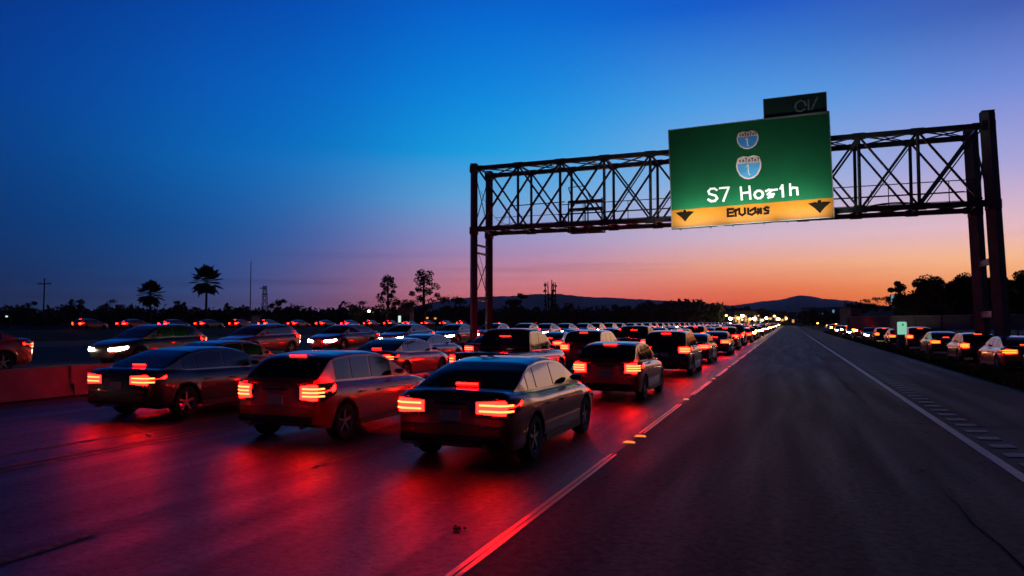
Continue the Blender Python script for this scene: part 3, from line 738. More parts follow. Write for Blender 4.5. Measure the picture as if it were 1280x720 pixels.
    # wheels
    for a in S['axles']:
        for sg in (1, -1):
            r = S['R']; xo = sg * (out(a) - .005); wd = .21
            pr = [(.0, r * .66), (.0, r * .94), (.03, r), (wd - .03, r), (wd, r * .94), (wd, r * .6)]
            b = MB(); rows = []
            for d, rad in pr: rows.append([(xo - sg * d, a + y0 + rad * math.cos(t * math.pi / 14), r + rad * math.sin(t * math.pi / 14)) for t in range(28)])
            b.grid(rows, True); wl = b.build('wheel', M['tyre'], root, smooth=40)
            b = MB(); rows = []
            for d, rad in ((.012, r * .67), (.002, r * .66), (.03, r * .60), (.09, r * .58)): rows.append([(xo - sg * d, a + y0 + rad * math.cos(t * math.pi / 14), r + rad * math.sin(t * math.pi / 14)) for t in range(28)])
            b.grid(rows, True)
            for k in range(5):
                t = k * 2 * math.pi / 5 + .3; c, s_ = math.cos(t), math.sin(t)
                b.box((xo - sg * .035, a + y0 + c * r * .33, r + s_ * r * .33), (.03, r * .60, r * .15), Matrix.Rotation(t, 3, 'X'))
            b.tube((xo - sg * .015, a + y0, r), (xo - sg * .06, a + y0, r), r * .15, n=12)
            b.build('rim', M['rim'], wl, smooth=40)
    return root
def far_proto(kind, paint, lamps):
    """one mesh with the same shell, panes, lamps and wheels for cars a few pixels high"""
    r = car_proto(kind, paint, lamps); bm_v = MB(); mats = []
    def add(o, mw):
        for ch in o.children:
            if ch.type == 'MESH' and ch.name.split('.')[0] not in ('rim', 'door_seam', 'door_handle', 'numeral', 'exhaust_tip', 'bumper_seam', 'plate_garnish', 'window_trim'):
                mm = ch.data.materials[0]
                if mm not in mats: mats.append(mm)
                bm_v.cur = mats.index(mm); n = len(bm_v.v)
                bm_v.v += [tuple(v.co) for v in ch.data.vertices]
                for p in ch.data.polygons: bm_v.f.append(tuple(n + i for i in p.vertices)); bm_v.mi.append(bm_v.cur)
            add(ch, mw)
    add(r, None)
    me = bm_v.mesh(r.name.split('.')[0], mats)
    def kill(o):
        for ch in list(o.children): kill(ch)
        bpy.data.objects.remove(o)
    nm = {'sedan': 'sedan_car', 'suv': 'sport_utility_car', 'hatchback': 'hatchback_car', 'pickup': 'pickup_truck'}[kind]; kill(r)
    return me, nm
PROTO = {}; FARP = {}
KN = {'sedan': 'sedan', 'suv': 'sport utility car', 'hatchback': 'hatchback', 'pickup': 'pickup truck'}
def put_car(kind, paint, lamps, u, v_rear, z, rz, label, group, detail):
    key = (kind, paint, lamps); L = SPEC[kind]['L']
    vc = v_rear + L / 2
    cat = 'pickup truck' if kind == 'pickup' else 'car'
    if detail:
        if key not in PROTO: PROTO[key] = c = car_proto(*key)
        else: c = copy_tree(PROTO[key])
    else:
        if key not in FARP: FARP[key] = far_proto(*key)
        me, nm = FARP[key]; c = bpy.data.objects.new(nm, me); COL.objects.link(c)
    c.location = (u, vc, z); c.rotation_euler = (0, 0, rz)
    return tag(c, label, cat, group)
kinds = ['sedan', 'suv', 'sedan', 'hatchback', 'pickup', 'sedan', 'suv']
low_kinds = ['sedan', 'hatchback', 'sedan', 'sedan', 'hatchback']
paints = ['red', 'dark red', 'black', 'red', 'maroon', 'dark red', 'charcoal', 'maroon']
lanes = [('the lane beside the dashed line', -4.35, 9.0, 4.2, 34, kinds), ('the second lane from the dashed line', -8.05, 9.8, 4.6, 34, kinds), ('the inner carpool lane', -12.9, 10.8, 4.6, 32, low_kinds), ('the lane along the barrier', -16.3, 15.5, 8.0, 26, low_kinds)]
for li, (ln, u, v, gap, n, kk) in enumerate(lanes):
    for i in range(n):
        k = kk[(i * 3 + li * 2) % len(kk)]; p = paints[(i * 5 + li * 3) % 8]
        if li == 0 and i == 0: k, p = 'sedan', 'dark red'
        if li == 3 and v < 60: k = 'sedan'
        if li == 0 and i == 1: k, p = 'hatchback', 'red'
        if li == 1 and i == 0: k, p = 'hatchback', 'red'
        if li == 2 and i == 0: k, p = 'sedan', 'black'
        if li == 1 and i == 1: k, p = 'pickup', 'maroon'
        put_car(k, p, 'tail' if v < 80 else 'orange', u + rnd.uniform(-.15, .15), v, .0, rnd.uniform(-.008, .008), '%s %s with red lamps, %s in %s' % (p, KN[k].replace('sport utility car', 'SUV'), ORD[i], ln), 'cars with red tail lamps in the freeway lanes', v < 55)
        v += SPEC[k]['L'] + gap + rnd.uniform(-.5, .9) + max(0, i - 20) * .35
v = 4.0
for i in range(36):
    k = low_kinds[(i * 3) % 5]; p = paints[(i * 3) % 8]
    put_car(k, p, 'head', -23.2 + rnd.uniform(-.2, .2), v, .45, math.pi, '%s %s with blazing pale headlights, %s of the oncoming file' % (p, KN[k], ORD[i]), 'oncoming cars beyond the median', v < 60)
    v += SPEC[k]['L'] + 2.0 + rnd.uniform(0, 1.0) + max(0, i - 20) * .6
v = 66
for i in range(44):
    k = low_kinds[(i * 2 + 1) % 5]; p = paints[(i * 7 + 1) % 8]
    put_car(k, p, 'tail', -85.5, v, 1.0, 0, '%s %s with red lamps on the far frontage road, %s from the left' % (p, KN[k], ORD[i] if i else 'first'), 'cars on the far frontage road', False)
    v += SPEC[k]['L'] + 1.6 + rnd.uniform(0, 1) + i * .25
v = 27.5
for i in range(14):
    k = ['suv', 'sedan', 'hatchback', 'sedan'][i % 4]; p = ['black', 'dark red', 'charcoal'][i % 3]
    put_car(k, p, 'ramp' if i < 7 else ('head' if i % 2 else 'orange'), 9.0, v, -.02, 0 if i < 7 or i % 2 == 0 else math.pi, '%s %s on the right hand ramp, %s from the camera' % (p, KN[k].replace('sport utility car', 'SUV'), ORD[i]), 'cars on the right hand ramp', v < 60)
    v += SPEC[k]['L'] + 2.2 + i * .8

# ------------------------------------------------------------------ vegetation
def leaf_cloud(b, c, rx, ry, rz, n, size, shape='round'):
    for _ in range(n):
        while True:
            p = Vector((rnd.uniform(-1, 1), rnd.uniform(-1, 1), rnd.uniform(-1, 1)))
            if p.length <= 1: break
        q = Vector((c[0] + p.x * rx, c[1] + p.y * ry, c[2] + p.z * rz))
        a = Vector((rnd.gauss(0, 1), rnd.gauss(0, 1), rnd.gauss(0, 1))).normalized() * size * rnd.uniform(.6, 1.3)
        d = a.orthogonal().normalized() * size * rnd.uniform(.35, .8); d.rotate(Matrix.Rotation(rnd.uniform(0, 6.28), 3, a.normalized()))
        b.quad(q - a, q + d * .9, q + a, q - d)
def tree(name, base, H, W, label, group, kind='round', seed=1, dens=1.0):
    global rnd
    rs = rnd; rnd = random.Random(seed)
    root = empty(name, base, rnd.uniform(0, 6), label, 'tree', group)
    t = MB(); f = MB(); tips = []
    th = H * (.30 if kind == 'round' else .9)
    t.path([(0, 0, 0), (W * .02, 0, th * .5), (W * .01, W * .02, th)], [H * .035, H * .026, H * (.022 if kind == 'round' else .008)], 8)
    if kind == 'round':
        for i in range(9):
            a = i * 2.4 + rnd.uniform(-.3, .3); r = W * rnd.uniform(.22, .44); z = H * rnd.uniform(.45, .86)
            tip = Vector((math.cos(a) * r, math.sin(a) * r, z)); t.path([(0, 0, th * rnd.uniform(.7, 1)), tip * .5 + Vector((0, 0, th * .4)), tip], [H * .016, H * .010, H * .003], 5); tips.append((tip, W * rnd.uniform(.13, .22)))
            for k in range(3):
                q = tip + Vector((rnd.uniform(-1, 1), rnd.uniform(-1, 1), rnd.uniform(-.4, .6))) * W * .18; t.tube(tip * .8 + Vector((0, 0, .2 * z)), q, H * .004, H * .002, 4); tips.append((q, W * rnd.uniform(.07, .14)))
    elif kind == 'tall':
        for i in range(22):
            z = H * (.30 + .68 * i / 22); a = i * 2.4; r = W * .5 * (1 - abs(i / 22 - .35)) * rnd.uniform(.5, 1.1)
            tip = Vector((math.cos(a) * r, math.sin(a) * r, z + r * .3)); t.tube((0, 0, z - r * .2), tip, H * .006, H * .002, 4); tips.append((tip, W * rnd.uniform(.12, .24)))
    elif kind == 'bare':
        for j in range(6):
            x = (j - 2.5) * W / 6; hh = H * (.72 + .28 * math.sin(j * 2.1 + .5)); t.path([(x * .5, rnd.uniform(-.5, .5), 0), (x * .9, 0, hh * .6), (x, rnd.uniform(-.3, .3), hh)], [H * .014, H * .012, H * .007], 5)
            for k in range(5):
                z = hh * (.5 + .5 * k / 5); q = Vector((x + rnd.uniform(-.12, .12) * W, rnd.uniform(-.5, .5), z + rnd.uniform(.1, .6))); t.tube((x, 0, z - .3), q, H * .005, H * .002, 4); 
                if rnd.random() < .5 or k > 2: tips.append((q, W * .055))
    for p, r in tips: leaf_cloud(f, p, r, r, r * .75, int((90 if kind == 'round' else 110) * dens), H * .018 if kind != 'bare' else H * .013)
    t.build('trunk', M['bark'], root, smooth=60); f.build('crown', M['leaf'], root)
    rnd = rs; return root
def palm(base, H, W, label, group, seed, blades=26, nf=34):
    global rnd
    rs = rnd; rnd = random.Random(seed)
    root = empty('palm_tree', base, 0, label, 'palm tree', group)
    t = MB(); t.path([(0, 0, 0), (.1, 0, H * .35), (.05, 0, H * .74)], [.42, .33, .28], 9); t.build('trunk', M['bark'], root, smooth=60)
    f = MB(); c = Vector((.05, 0, H * .76))
    for i in range(nf):
        az = i * 2.399; el = R(85 - 150 * (i / nf)); L1 = W * rnd.uniform(.20, .27)
        d = Vector((math.cos(az) * math.cos(el), math.sin(az) * math.cos(el), math.sin(el)))
        p = c + d * L1; f.tube(c, p, .05, .03, 4)
        side = d.cross(Vector((0, 0, 1))).normalized() if abs(d.z) < .95 else Vector((1, 0, 0)); upn = side.cross(d)
        for k in range(blades):
            a = (k / (blades - 1) - .5) * R(190); dir_ = (d * math.cos(a) + side * math.sin(a)); ll = W * .26 * rnd.uniform(.8, 1.1) * (.7 + .3 * math.cos(a))
            tip = p + dir_ * ll + upn * -.12 * ll; mid = p + dir_ * ll * .5; wv = dir_.cross(upn).normalized() * ll * .19
            f.quad(p, mid + wv, tip, mid - wv)
    f.build('crown', M['leaf'], root); rnd = rs
    return root
def at_base(px, depth, z=0.0):
    d = ray(px, 403); p = CP + d * (depth / d.dot(fw0)); p.z = z; return p
def px_h(dy, depth): return dy / F * depth
# palms
palm(at_base(257, 200), 2 + px_h(403 - 333, 200), px_h(38, 200) * 1.15, 'tall fan palm with a round dark crown standing above the left treeline', 'fan palms', 3)
palm(at_base(187, 200), 2 + px_h(403 - 354, 200), px_h(34, 200) * 1.1, 'short fan palm left of the tall one, crown just above the treeline', 'fan palms', 5)
# individually readable trees
T_ = [(485, 344, 26, 'tall', 'slim ragged tree with a narrow top left of the rounder tall tree', 11), (530, 338, 34, 'tall', 'tall bushy tree left of the left gantry posts', 12),
      (566, 366, 34, 'round', 'low spreading tree just left of the left gantry posts', 13), (645, 362, 26, 'round', 'small round tree just right of the left gantry posts', 14),
      (505, 372, 30, 'round', 'low round tree between the slim tree and the tall bushy one', 15), (445, 374, 30, 'round', 'low dark tree left of the slim ragged tree', 16),
      (95, 370, 24, 'round', 'low tree in the treeline right of the far left pole', 17), (225, 372, 20, 'round', 'small tree between the two fan palms', 18), (35, 373, 22, 'round', 'low tree at the far left of the treeline', 19),
      (345, 370, 22, 'round', 'low tree beside the small lattice tower', 20), (140, 374, 30, 'round', 'low tree left of the short fan palm', 26)]
for px, py, w, kd, lb, sd in T_:
    D = 190; tree('broadleaf_tree', at_base(px, D), 2 + px_h(403 - py, D), px_h(w, D), lb, 'single trees in the left treeline', kd, sd, .9)
tree('bare_tree', at_base(690, 190), 2 + px_h(403 - 343, 190), px_h(26, 190), 'cluster of bare trunks with sparse tufts right of the left gantry posts', None, 'bare', 21)
tree('bare_tree', at_base(712, 190), 2 + px_h(403 - 374, 190), px_h(18, 190), 'low scrubby bare tree beside the cluster of bare trunks', None, 'bare', 22)
tree('bare_tree', at_base(752, 190), 2 + px_h(403 - 377, 190), px_h(26, 190), 'low thin tree before the blue mountains', None, 'bare', 23)
# right hand trees
for px, py, w, lb, sd, D in ((1188, 338, 66, 'largest dark rounded tree left of the right gantry posts', 31, 110), (1150, 350, 44, 'dark tree at the left end of the right hand group', 32, 118),
                             (1222, 340, 46, 'open crowned tree behind the right gantry posts', 33, 112), (1268, 342, 44, 'dark tree at the right edge of the picture', 34, 110), (1300, 338, 60, 'dark tree just past the right picture edge', 37, 108),
                             (1095, 371, 24, 'small bush tree right of the far road end', 35, 190), (1118, 366, 20, 'small tree beside the pale blue panel', 36, 190)):
    tree('broadleaf_tree', at_base(px, D, 1.4), (2 - 1.4) + px_h(403 - py, D), px_h(w, D) * 1.15, lb, 'trees beyond the ramp', 'round', sd, 7.0 if D < 150 else 1)
# far wood, one mass
b = MB(); rnd = random.Random(99)
def mass(x0, x1, ytop, D, n, jitter=4, size=.5):
    for _ in range(n):
        px = rnd.uniform(x0, x1); base = at_base(px, D + rnd.uniform(0, 40)); h = 2 + px_h(403 - ytop + 2.6 * math.sin(px * .09) + 1.8 * math.sin(px * .31 + 1) + rnd.uniform(-jitter, jitter * .4), D)
        leaf_cloud(b, (base.x, base.y, h * rnd.uniform(.3, .9)), 1.4, 1.4, h * .22, 5, size)
mass(-60, 872, 384, 210, 5600, 4, .75)
mass(800, 905, 377, 320, 1700, 3, 1.0)
mass(900, 960, 386, 420, 500, 2, 1.1)
mass(1000, 1145, 389, 260, 1200, 3, .8)
mass(1060, 1135, 379, 240, 700, 4, .7)
mass(1125, 1360, 366, 125, 4200, 7, .42)
mass(1150, 1215, 352, 122, 1500, 7, .36)
mass(1235, 1360, 354, 122, 1700, 7, .36)
tag(b.build('far_woodland', M['leaf']), 'dark continuous woodland along the horizon', 'woodland', kind='stuff')
# earth bank behind the wood so its foot stays closed
b = MB()
for x0, x1, y, D in ((-120, 860, 391, 262), (760, 1040, 391.5, 520), (1030, 1420, 388, 150)):
    rows = []
    for i in range(41):
        p = at_base(x0 + (x1 - x0) * i / 40, D); q = at_base(x0 + (x1 - x0) * i / 40, D + 30); h = (2 + px_h(403 - y, D) + rnd.uniform(-.3, .3)) * min(1, .12 + i / 7, .12 + (40 - i) / 7)
        rows.append([(p.x, p.y, -.05), ((p.x + q.x) / 2, (p.y + q.y) / 2, h), (q.x * 1.05, q.y * 1.05, -.05)])
    b.grid(rows)
tag(b.build('low_hills', M['ground'], smooth=60), kind='structure')
# verge plants between the shoulder and the ramp
b = MB(); rnd = random.Random(5)
for i in range(2600):
    v = 9 + 150 * (i / 2600) ** 1.6 + rnd.uniform(-.2, .2); u = rnd.uniform(6.45, 7.25); h = rnd.uniform(.12, .42)
    for k in range(6):
        a = rnd.uniform(0, 6.28); l = Vector((math.cos(a) * .12, math.sin(a) * .12, h * rnd.uniform(.6, 1.2))); p = Vector((u, v, -.03)); w = Vector((-math.sin(a), math.cos(a), 0)) * .02
        b.quad(p - w, p + w, p + l * .7 + w * 1.6, p + l, p + l * .7 - w * 1.6)
    leaf_cloud(b, (u, v, h * .6), .14, .14, h * .4, 5, .05)
tag(b.build('verge_plants', M['grass']), 'rough low green plants between shoulder and ramp', 'verge plants', kind='stuff')

# ------------------------------------------------------------------ mountains
def ridge(pts, D, name, m=M['hill'], depth=900):
    b = MB(); r0, r1, r2 = [], [], []; rg = random.Random(4)
    n = len(pts) * 10
    for i in range(n + 1):
        px = pts[0][0] + (pts[-1][0] - pts[0][0]) * i / n; y = interp(pts, px) + rg.uniform(-.35, .35)
        base = at_base(px, D); h = 2 + px_h(403 - y, D); mid = at_base(px, D - depth * .45)
        r0.append((mid.x, mid.y, -5)); q = at_base(px, D - depth * .2); r1.append((q.x, q.y, h * (.55 + rg.uniform(-.06, .06)))); r2.append((base.x, base.y, h))
    rows = [r0, r1, r2, [(p[0] * 1.03, p[1] * 1.03, -5) for p in r2]]
    b.grid(rows); tag(b.build(name, m, smooth=80), kind='structure')
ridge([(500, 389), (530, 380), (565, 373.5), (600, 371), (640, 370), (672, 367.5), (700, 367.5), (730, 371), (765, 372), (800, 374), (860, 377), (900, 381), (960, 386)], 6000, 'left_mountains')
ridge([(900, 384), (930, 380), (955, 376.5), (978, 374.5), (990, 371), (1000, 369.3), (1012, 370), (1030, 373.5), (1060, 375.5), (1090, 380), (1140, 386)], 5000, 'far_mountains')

# ------------------------------------------------------------------ small far structures
def lamp_post(px, py, D, label, arm=1.2, r=.32, m=None, zbase=0):
    base = at_base(px, D, zbase); z = 2 + px_h(403 - py, D) - zbase
    o = empty('street_lamp', base, 0, label, 'street lamp')
    o.rotation_euler = (0, 0, TH)
    if z > 2.5:
        MB().path([(arm, 0, 0), (arm, 0, z * .9), (arm * .8, 0, z + .1), (0, 0, z + r)], [.10, .07, .05, .04], 7).build('pole', M['pole'], o, smooth=50)
    else: MB().tube((0, 0, 0), (0, 0, max(.05, z - r)), .09, .07).build('pole', M['pole'], o)
    MB().box((0, 0, z + r * .8), (r * 2.2, r * 1.5, r * .35)).build('lamp_hood', M['pole'], o)
    MB().ball((0, 0, z), r, 10, .8).build('lamp_bulb', m or E['lamp'], o, smooth=60)
    return o
lamp_post(257, 404.3, 120, 'low amber lamp glowing before the left treeline under the tall palm', r=.20)
lamp_post(893, 394.5, 420, 'left one of the twin amber lamps left of the road end', r=1.1)
lamp_post(900, 394, 430, 'right one of the twin amber lamps left of the road end', r=.8)
lamp_post(1056, 396, 300, 'bright amber lamp right of the road end', r=.9)
lamp_post(1068, 411.5, 95, 'low amber lamp at the left tip of the ramp traffic', r=.34, m=E['amber'])
lamp_post(461, 389, 185, 'small white light in the treeline left of the gantry', r=.30, m=E['head'])
lamp_post(8, 395.5, 180, 'faint white light at the far left of the treeline', r=.30, m=E['coolwin'])
lamp_post(534, 397.5, 150, 'left one of two small pale lights above the red band', r=.28, m=E['warmwin'])
lamp_post(544, 398, 150, 'right one of two small pale lights above the red band', r=.28, m=E['warmwin'])
rnd = random.Random(31)
for i in range(16):  # lamps added to strengthen the glow at the road end
    px = 908 + i * 5.0; py = 403 - 4.5 + rnd.uniform(-1.6, 1.8) - (i % 4 == 0) * 2.5; D = 300 + 4 * i
    lamp_post(px, py, D, '%s from the left of the added small lights clustered left of the road end' % (ORD[i] if i else 'first'), r=rnd.uniform(.45, .85), m=[E['lamp'], E['head'], E['warmwin']][i % 3])
for i, (px, py) in enumerate(((1004, 403), (1012, 405), (1022, 404), (1034, 407), (1045, 405.5), (1050, 409))):
    lamp_post(px, py, 300 - 28 * i, '%s from the left of the small amber lights right of the road end' % (ORD[i] if i else 'first'), r=.30, m=E['lamp'])
# tall thin mast and pylons
o = empty('radio_mast', at_base(312.5, 200), 0, 'tall thin mast standing alone right of the tall palm', 'mast')
h = 2 + px_h(403 - 327, 200)
MB().tube((0, 0, 0), (0, 0, h), .16, .10, 8).build('shaft', M['pole'], o); MB().tube((0, 0, h), (0, 0, h + 1), .03).build('tip_rod', M['pole'], o)
o = empty('utility_pole', at_base(54, 200), TH, 'dark utility pole with a crossarm at the far left', 'utility pole'); h = 2 + px_h(403 - 353, 200)
MB().tube((0, 0, 0), (0, 0, h + 1.2), .22, .16).build('pole', M['bark'], o)
MB().box((0, 0, h - .4), (3.8, .22, .26)).build('crossarm', M['bark'], o)
b = MB()
for x in (-1.7, -1.0, 1.0, 1.7): b.tube((x, 0, h - .3), (x, 0, h + .15), .08)
b.build('insulators', M['pole'], o)
o = empty('lattice_tower', at_base(330.5, 200), TH, 'small dark lattice tower in the left treeline', 'tower'); h = 2 + px_h(403 - 357, 200)
b = MB()
for sx in (-1, 1):
    for sy in (-1, 1): b.tube((sx * .9, sy * .9, 0), (sx * .35, sy * .35, h), .09)
for k in range(7):
    z = h * k / 7; w = .9 - .55 * k / 7; w2 = .9 - .55 * (k + 1) / 7
    for sy in (-1, 1): b.tube((-w, sy * w, z), (w2, sy * w2, z + h / 7), .05); b.tube((w, sy * w, z), (-w2, sy * w2, z + h / 7), .05)
b.build('lattice', M['pole'], o); MB().box((-.5, 0, h - .7), (1.8, .3, .25)).build('crossarm', M['pole'], o); MB().box((0, 0, h * .8), (1.5, .3, .25)).build('crossarm', M['pole'], o)

def building(px0, px1, ytop, D, wd, label, wm, win=(6, 1), winh=.45, roof='flat', zb=0, wall=None):
    a = at_base(px0, D, zb); c = at_base(px1, D, zb); W = (c - a).length; H = 2 + px_h(403 - ytop, D) - zb
    o = empty('building', (a + c) / 2, TH, label, 'building')
    MB().box((0, wd / 2, H / 2), (W, wd, H)).build('wall', wall or M['stucco'], o)
    if roof == 'flat': MB().box((0, wd / 2, H + .15), (W + .6, wd + .6, .3)).build('roof', M['roof_tile'], o)
    else:
        b = MB(); x = W / 2 + .4; y0_, y1 = -.5, wd + .5; hh = H + W * .16
        b.quad((-x, y0_, H), (x, y0_, H), (x * .6, wd / 2, hh), (-x * .6, wd / 2, hh)); b.quad((x, y1, H), (-x, y1, H), (-x * .6, wd / 2, hh), (x * .6, wd / 2, hh))
        b.quad((-x, y1, H), (-x, y0_, H), (-x * .6, wd / 2, hh)); b.quad((x, y0_, H), (x, y1, H), (x * .6, wd / 2, hh)); b.build('roof', M['roof_tile'], o)
    nx, nz = win
    for i in range(nx):
        for j in range(nz):
            x = -W / 2 + W * (i + .5) / nx; z = H * (j + .5) / nz
            f_ = MB().box((x, -.06, z), (W / nx * .74, .1, H / nz * winh + .2)).build('window', M['trim'], o)
            MB().box((x, -.13, z), (W / nx * .66, .05, H / nz * winh)).build('pane', wm[(i * 7 + j * 3) % len(wm)], f_, loc=(0, 0, -H * .08 * ((i * 5) % 3)))
    return o
dk = M['glass']
building(918, 946, 389, 380, 14, 'long low building with a warm lit front left of the road end', [E['warmwin'], E['warmwin'], dk], (7, 1), .45)
building(946, 964, 388, 430, 14, 'low building with cool white lit windows by the road end', [E['coolwin'], E['coolwin'], dk], (6, 1), .35)
building(968, 984, 389, 460, 16, 'house with a pitched roof and warm front at the road end', [E['warmwin'], dk, dk], (4, 1), .3, 'hip')
building(985, 1002, 391, 480, 16, 'brown low house right of the pitched roof at the road end', [dk, E['warmwin'], dk], (4, 1), .25)
building(1008, 1028, 390, 400, 14, 'low building with an amber lit front right of the road end', [E['warmwin'], E['warmwin'], dk], (4, 1), .3)
building(1012, 1021, 384.5, 900, 25, 'left one of three pale far blocks before the mountain', [E['blue_sign'], dk], (3, 2), .35)
building(1024, 1034, 385, 900, 25, 'middle one of three pale far blocks before the mountain', [E['blue_sign'], dk], (3, 2), .35)
building(1040, 1052, 384, 900, 25, 'right one of three pale far blocks before the mountain', [dk, E['blue_sign']], (3, 2), .35)
building(1064, 1078, 385, 230, 8, 'small pale shed before the right hand bushes', [dk], (2, 1), .3)
building(1104, 1116, 386, 200, 7, 'small dim brown shed beside the pale blue panel', [E['warmwin'], dk], (2, 1), .2)
building(497, 512, 385, 186, 8, 'small pale house half hidden under the trees left of the gantry', [E['coolwin'], dk, dk], (3, 1), .3, 'hip')
building(300, 314, 396, 170, 6, 'small hut lit dull red by its lamp before the left treeline', [emit('dim_red_window', (1, .12, .05), .35), dk], (3, 1), .5)
# pale blue panel on a pole and pale green cabinet beside the ramp
D = 150; p = at_base(1117, D, 1.2); o = empty('panel_sign', p, TH, 'pale blue lit panel on a pole before the right hand trees', 'sign')
z0, z1 = 2 + px_h(403 - 380, D) - 1.2, 2 + px_h(403 - 368, D) - 1.2
MB().tube((0, 0, 0), (0, 0, z0), .12).build('pole', M['pole'], o)
fr = MB().box((0, 0, (z0 + z1) / 2), (1.15, .3, z1 - z0)).build('cabinet', M['trim'], o); MB().box((0, -.16, (z0 + z1) / 2), (.95, .04, z1 - z0 - .2)).build('panel', E['blue_sign'], fr)
D = 50; a = at_base(1121.3, D); c = at_base(1133, D); W = (c - a).length; z0, z1 = 2 - px_h(15.3, D), 2 + px_h(.6, D)
o = empty('roadside_cabinet', ((a.x + c.x) / 2, (a.y + c.y) / 2, z0 - .25), TH, 'pale green glowing cabinet with a rounded top beside the right ramp', 'cabinet')
H = z1 - z0
def rounded(w, h, y0, y1, off=0):
    pts = [(-w / 2, 0), (w / 2, 0), (w / 2, h * .86)] + [(w / 2 * (.75 + .25 * math.cos(t)), h * .86 + h * .14 * math.sin(t)) for t in (R(30), R(60), R(90))] + [(-w / 2 * (.75 + .25 * math.cos(t)), h * .86 + h * .14 * math.sin(t)) for t in (R(90), R(60), R(30))] + [(-w / 2, h * .86)]
    b = MB(); f_ = [(x, y0, z + off) for x, z in pts]; k = [(x, y1, z + off) for x, z in pts]; b.quad(*f_); b.quad(*k[::-1])
    for i in range(len(f_)): b.quad(f_[i], f_[(i + 1) % len(f_)], k[(i + 1) % len(f_)], k[i])
    return b
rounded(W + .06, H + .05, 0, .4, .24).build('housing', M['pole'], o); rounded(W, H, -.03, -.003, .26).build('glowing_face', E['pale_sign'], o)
MB().box((.05, -.045, .25 + H * .78), (.09, .02, .14)).build('handle', M['pole'], o)
MB().box((0, .2, -.3), (W * .7, .3, 1.1)).build('foot', M['concrete'], o)
# grey block wall on the bank behind the ramp
a = at_base(1062, 92, 1.2); c = at_base(1330, 62, 1.2); d = (c - a); ang = math.atan2(d.y, d.x)
o = empty('block_wall', (a + c) / 2, ang, 'long low dark grey wall behind the right ramp', 'wall')
Lw = d.length
MB().box((0, 0, .72), (Lw, .3, 1.5)).build('panel', M['wall_grey'], o); MB().box((0, 0, 1.52), (Lw + .1, .42, .10)).build('coping', M['concrete'], o)
b = MB()
for i in range(int(Lw / 4) + 1): b.box((-Lw / 2 + 4 * i, -.17, .72), (.4, .10, 1.5))
b.build('pilasters', M['wall_grey'], o)
# marker post
p = at_base(1272, 40, 1.0); p2 = at_base(1272, 40); o = empty('marker_post', (p2.x, p2.y, .9), 0, 'slim pale marker post on the bank at the right edge', 'marker post')
MB().box((0, 0, .3), (.10, .03, .9)).build('blade', M['concrete'], o); MB().box((0, -.02, .62), (.08, .01, .12)).build('reflector', M['white_sheet'], o)
# drums at the foot of the left gantry posts
for k, (px, dv) in enumerate(((588, 0), (594.5, -.35), (615.5, 1.6))):
    p = at_v(px, 425, VG - .9 + dv); o = empty('crash_drum', (min(p.x, -17.65) if k else p.x, p.y, 0), 0, ('left', 'middle', 'right')[k] + ' dark drum at the foot of the left gantry posts', 'drum', 'drums at the gantry foot')
    b = MB(); rows = []
    for z, r in ((0, .30), (.05, .30), (.3, .27), (.32, .285), (.6, .25), (.62, .265), (.9, .22), (.95, .12)): rows.append([(r * math.cos(t * math.pi / 8), r * math.sin(t * math.pi / 8), z) for t in range(16)])
    b.grid(rows, True); b.quad(*rows[-1]); b.build('drum_body', M['tyre'], o, smooth=40); MB().tube((0, 0, .40), (0, 0, .50), .275, .268, 16).build('reflective_band', M['amber_glow_and_band'], o)

# ------------------------------------------------------------------ sky
w = bpy.data.worlds.new('World'); sc.world = w; w.use_nodes = True
nt = w.node_tree; N = nt.nodes; L = nt.links; N.clear()
out = N.new('ShaderNodeOutputWorld'); bg = N.new('ShaderNodeBackground'); L.new(bg.outputs[0], out.inputs[0])
tc = N.new('ShaderNodeTexCoord')
def dot(v):
    n = N.new('ShaderNodeVectorMath'); n.operation = 'DOT_PRODUCT'; n.inputs[1].default_value = v; L.new(tc.outputs['Generated'], n.inputs[0]); return n.outputs['Value']
def mth(op, a, b_=None, cl=False):
    n = N.new('ShaderNodeMath'); n.operation = op; n.use_clamp = cl
    for i, x in enumerate((a, b_)):
        if x is None: continue
        if isinstance(x, (int, float)): n.inputs[i].default_value = x
        else: L.new(x, n.inputs[i])
    return n.outputs[0]
az = mth('ARCTAN2', dot(tuple(rgt)), dot(tuple(fw0)))
zc = dot((0, 0, 1)); el = mth('ARCSINE', zc)
E0, E1 = R(-4), R(44)
elv = mth('DIVIDE', mth('SUBTRACT', el, E0), E1 - E0, True)
def elev(px, py): d = ray(px, py).normalized(); return math.asin(d.z)
SKY = {   # column of the photograph: row -> colour of the dusk sky
    0: {392: (6, 22, 48), 350: (3, 32, 74), 290: (0, 42, 98), 200: (0, 50, 118), 100: (0, 54, 138), 0: (0, 48, 132)},
    320: {388: (58, 82, 132), 350: (34, 78, 140), 290: (0, 86, 160), 200: (0, 106, 190), 100: (0, 94, 192), 0: (0, 74, 178)},
    640: {385: (228, 106, 90), 350: (206, 128, 142), 310: (165, 142, 190), 250: (104, 170, 222), 190: (14, 162, 228), 100: (0, 132, 222), 0: (0, 100, 206)},
    960: {385: (222, 72, 36), 360: (238, 114, 72), 330: (242, 164, 128), 295: (216, 184, 200), 220: (146, 180, 226), 120: (78, 158, 230), 0: (16, 90, 204)},
    1280: {385: (240, 130, 48), 358: (250, 160, 84), 320: (252, 192, 146), 280: (232, 188, 196), 200: (172, 162, 216), 100: (116, 134, 214), 0: (66, 88, 172)}}
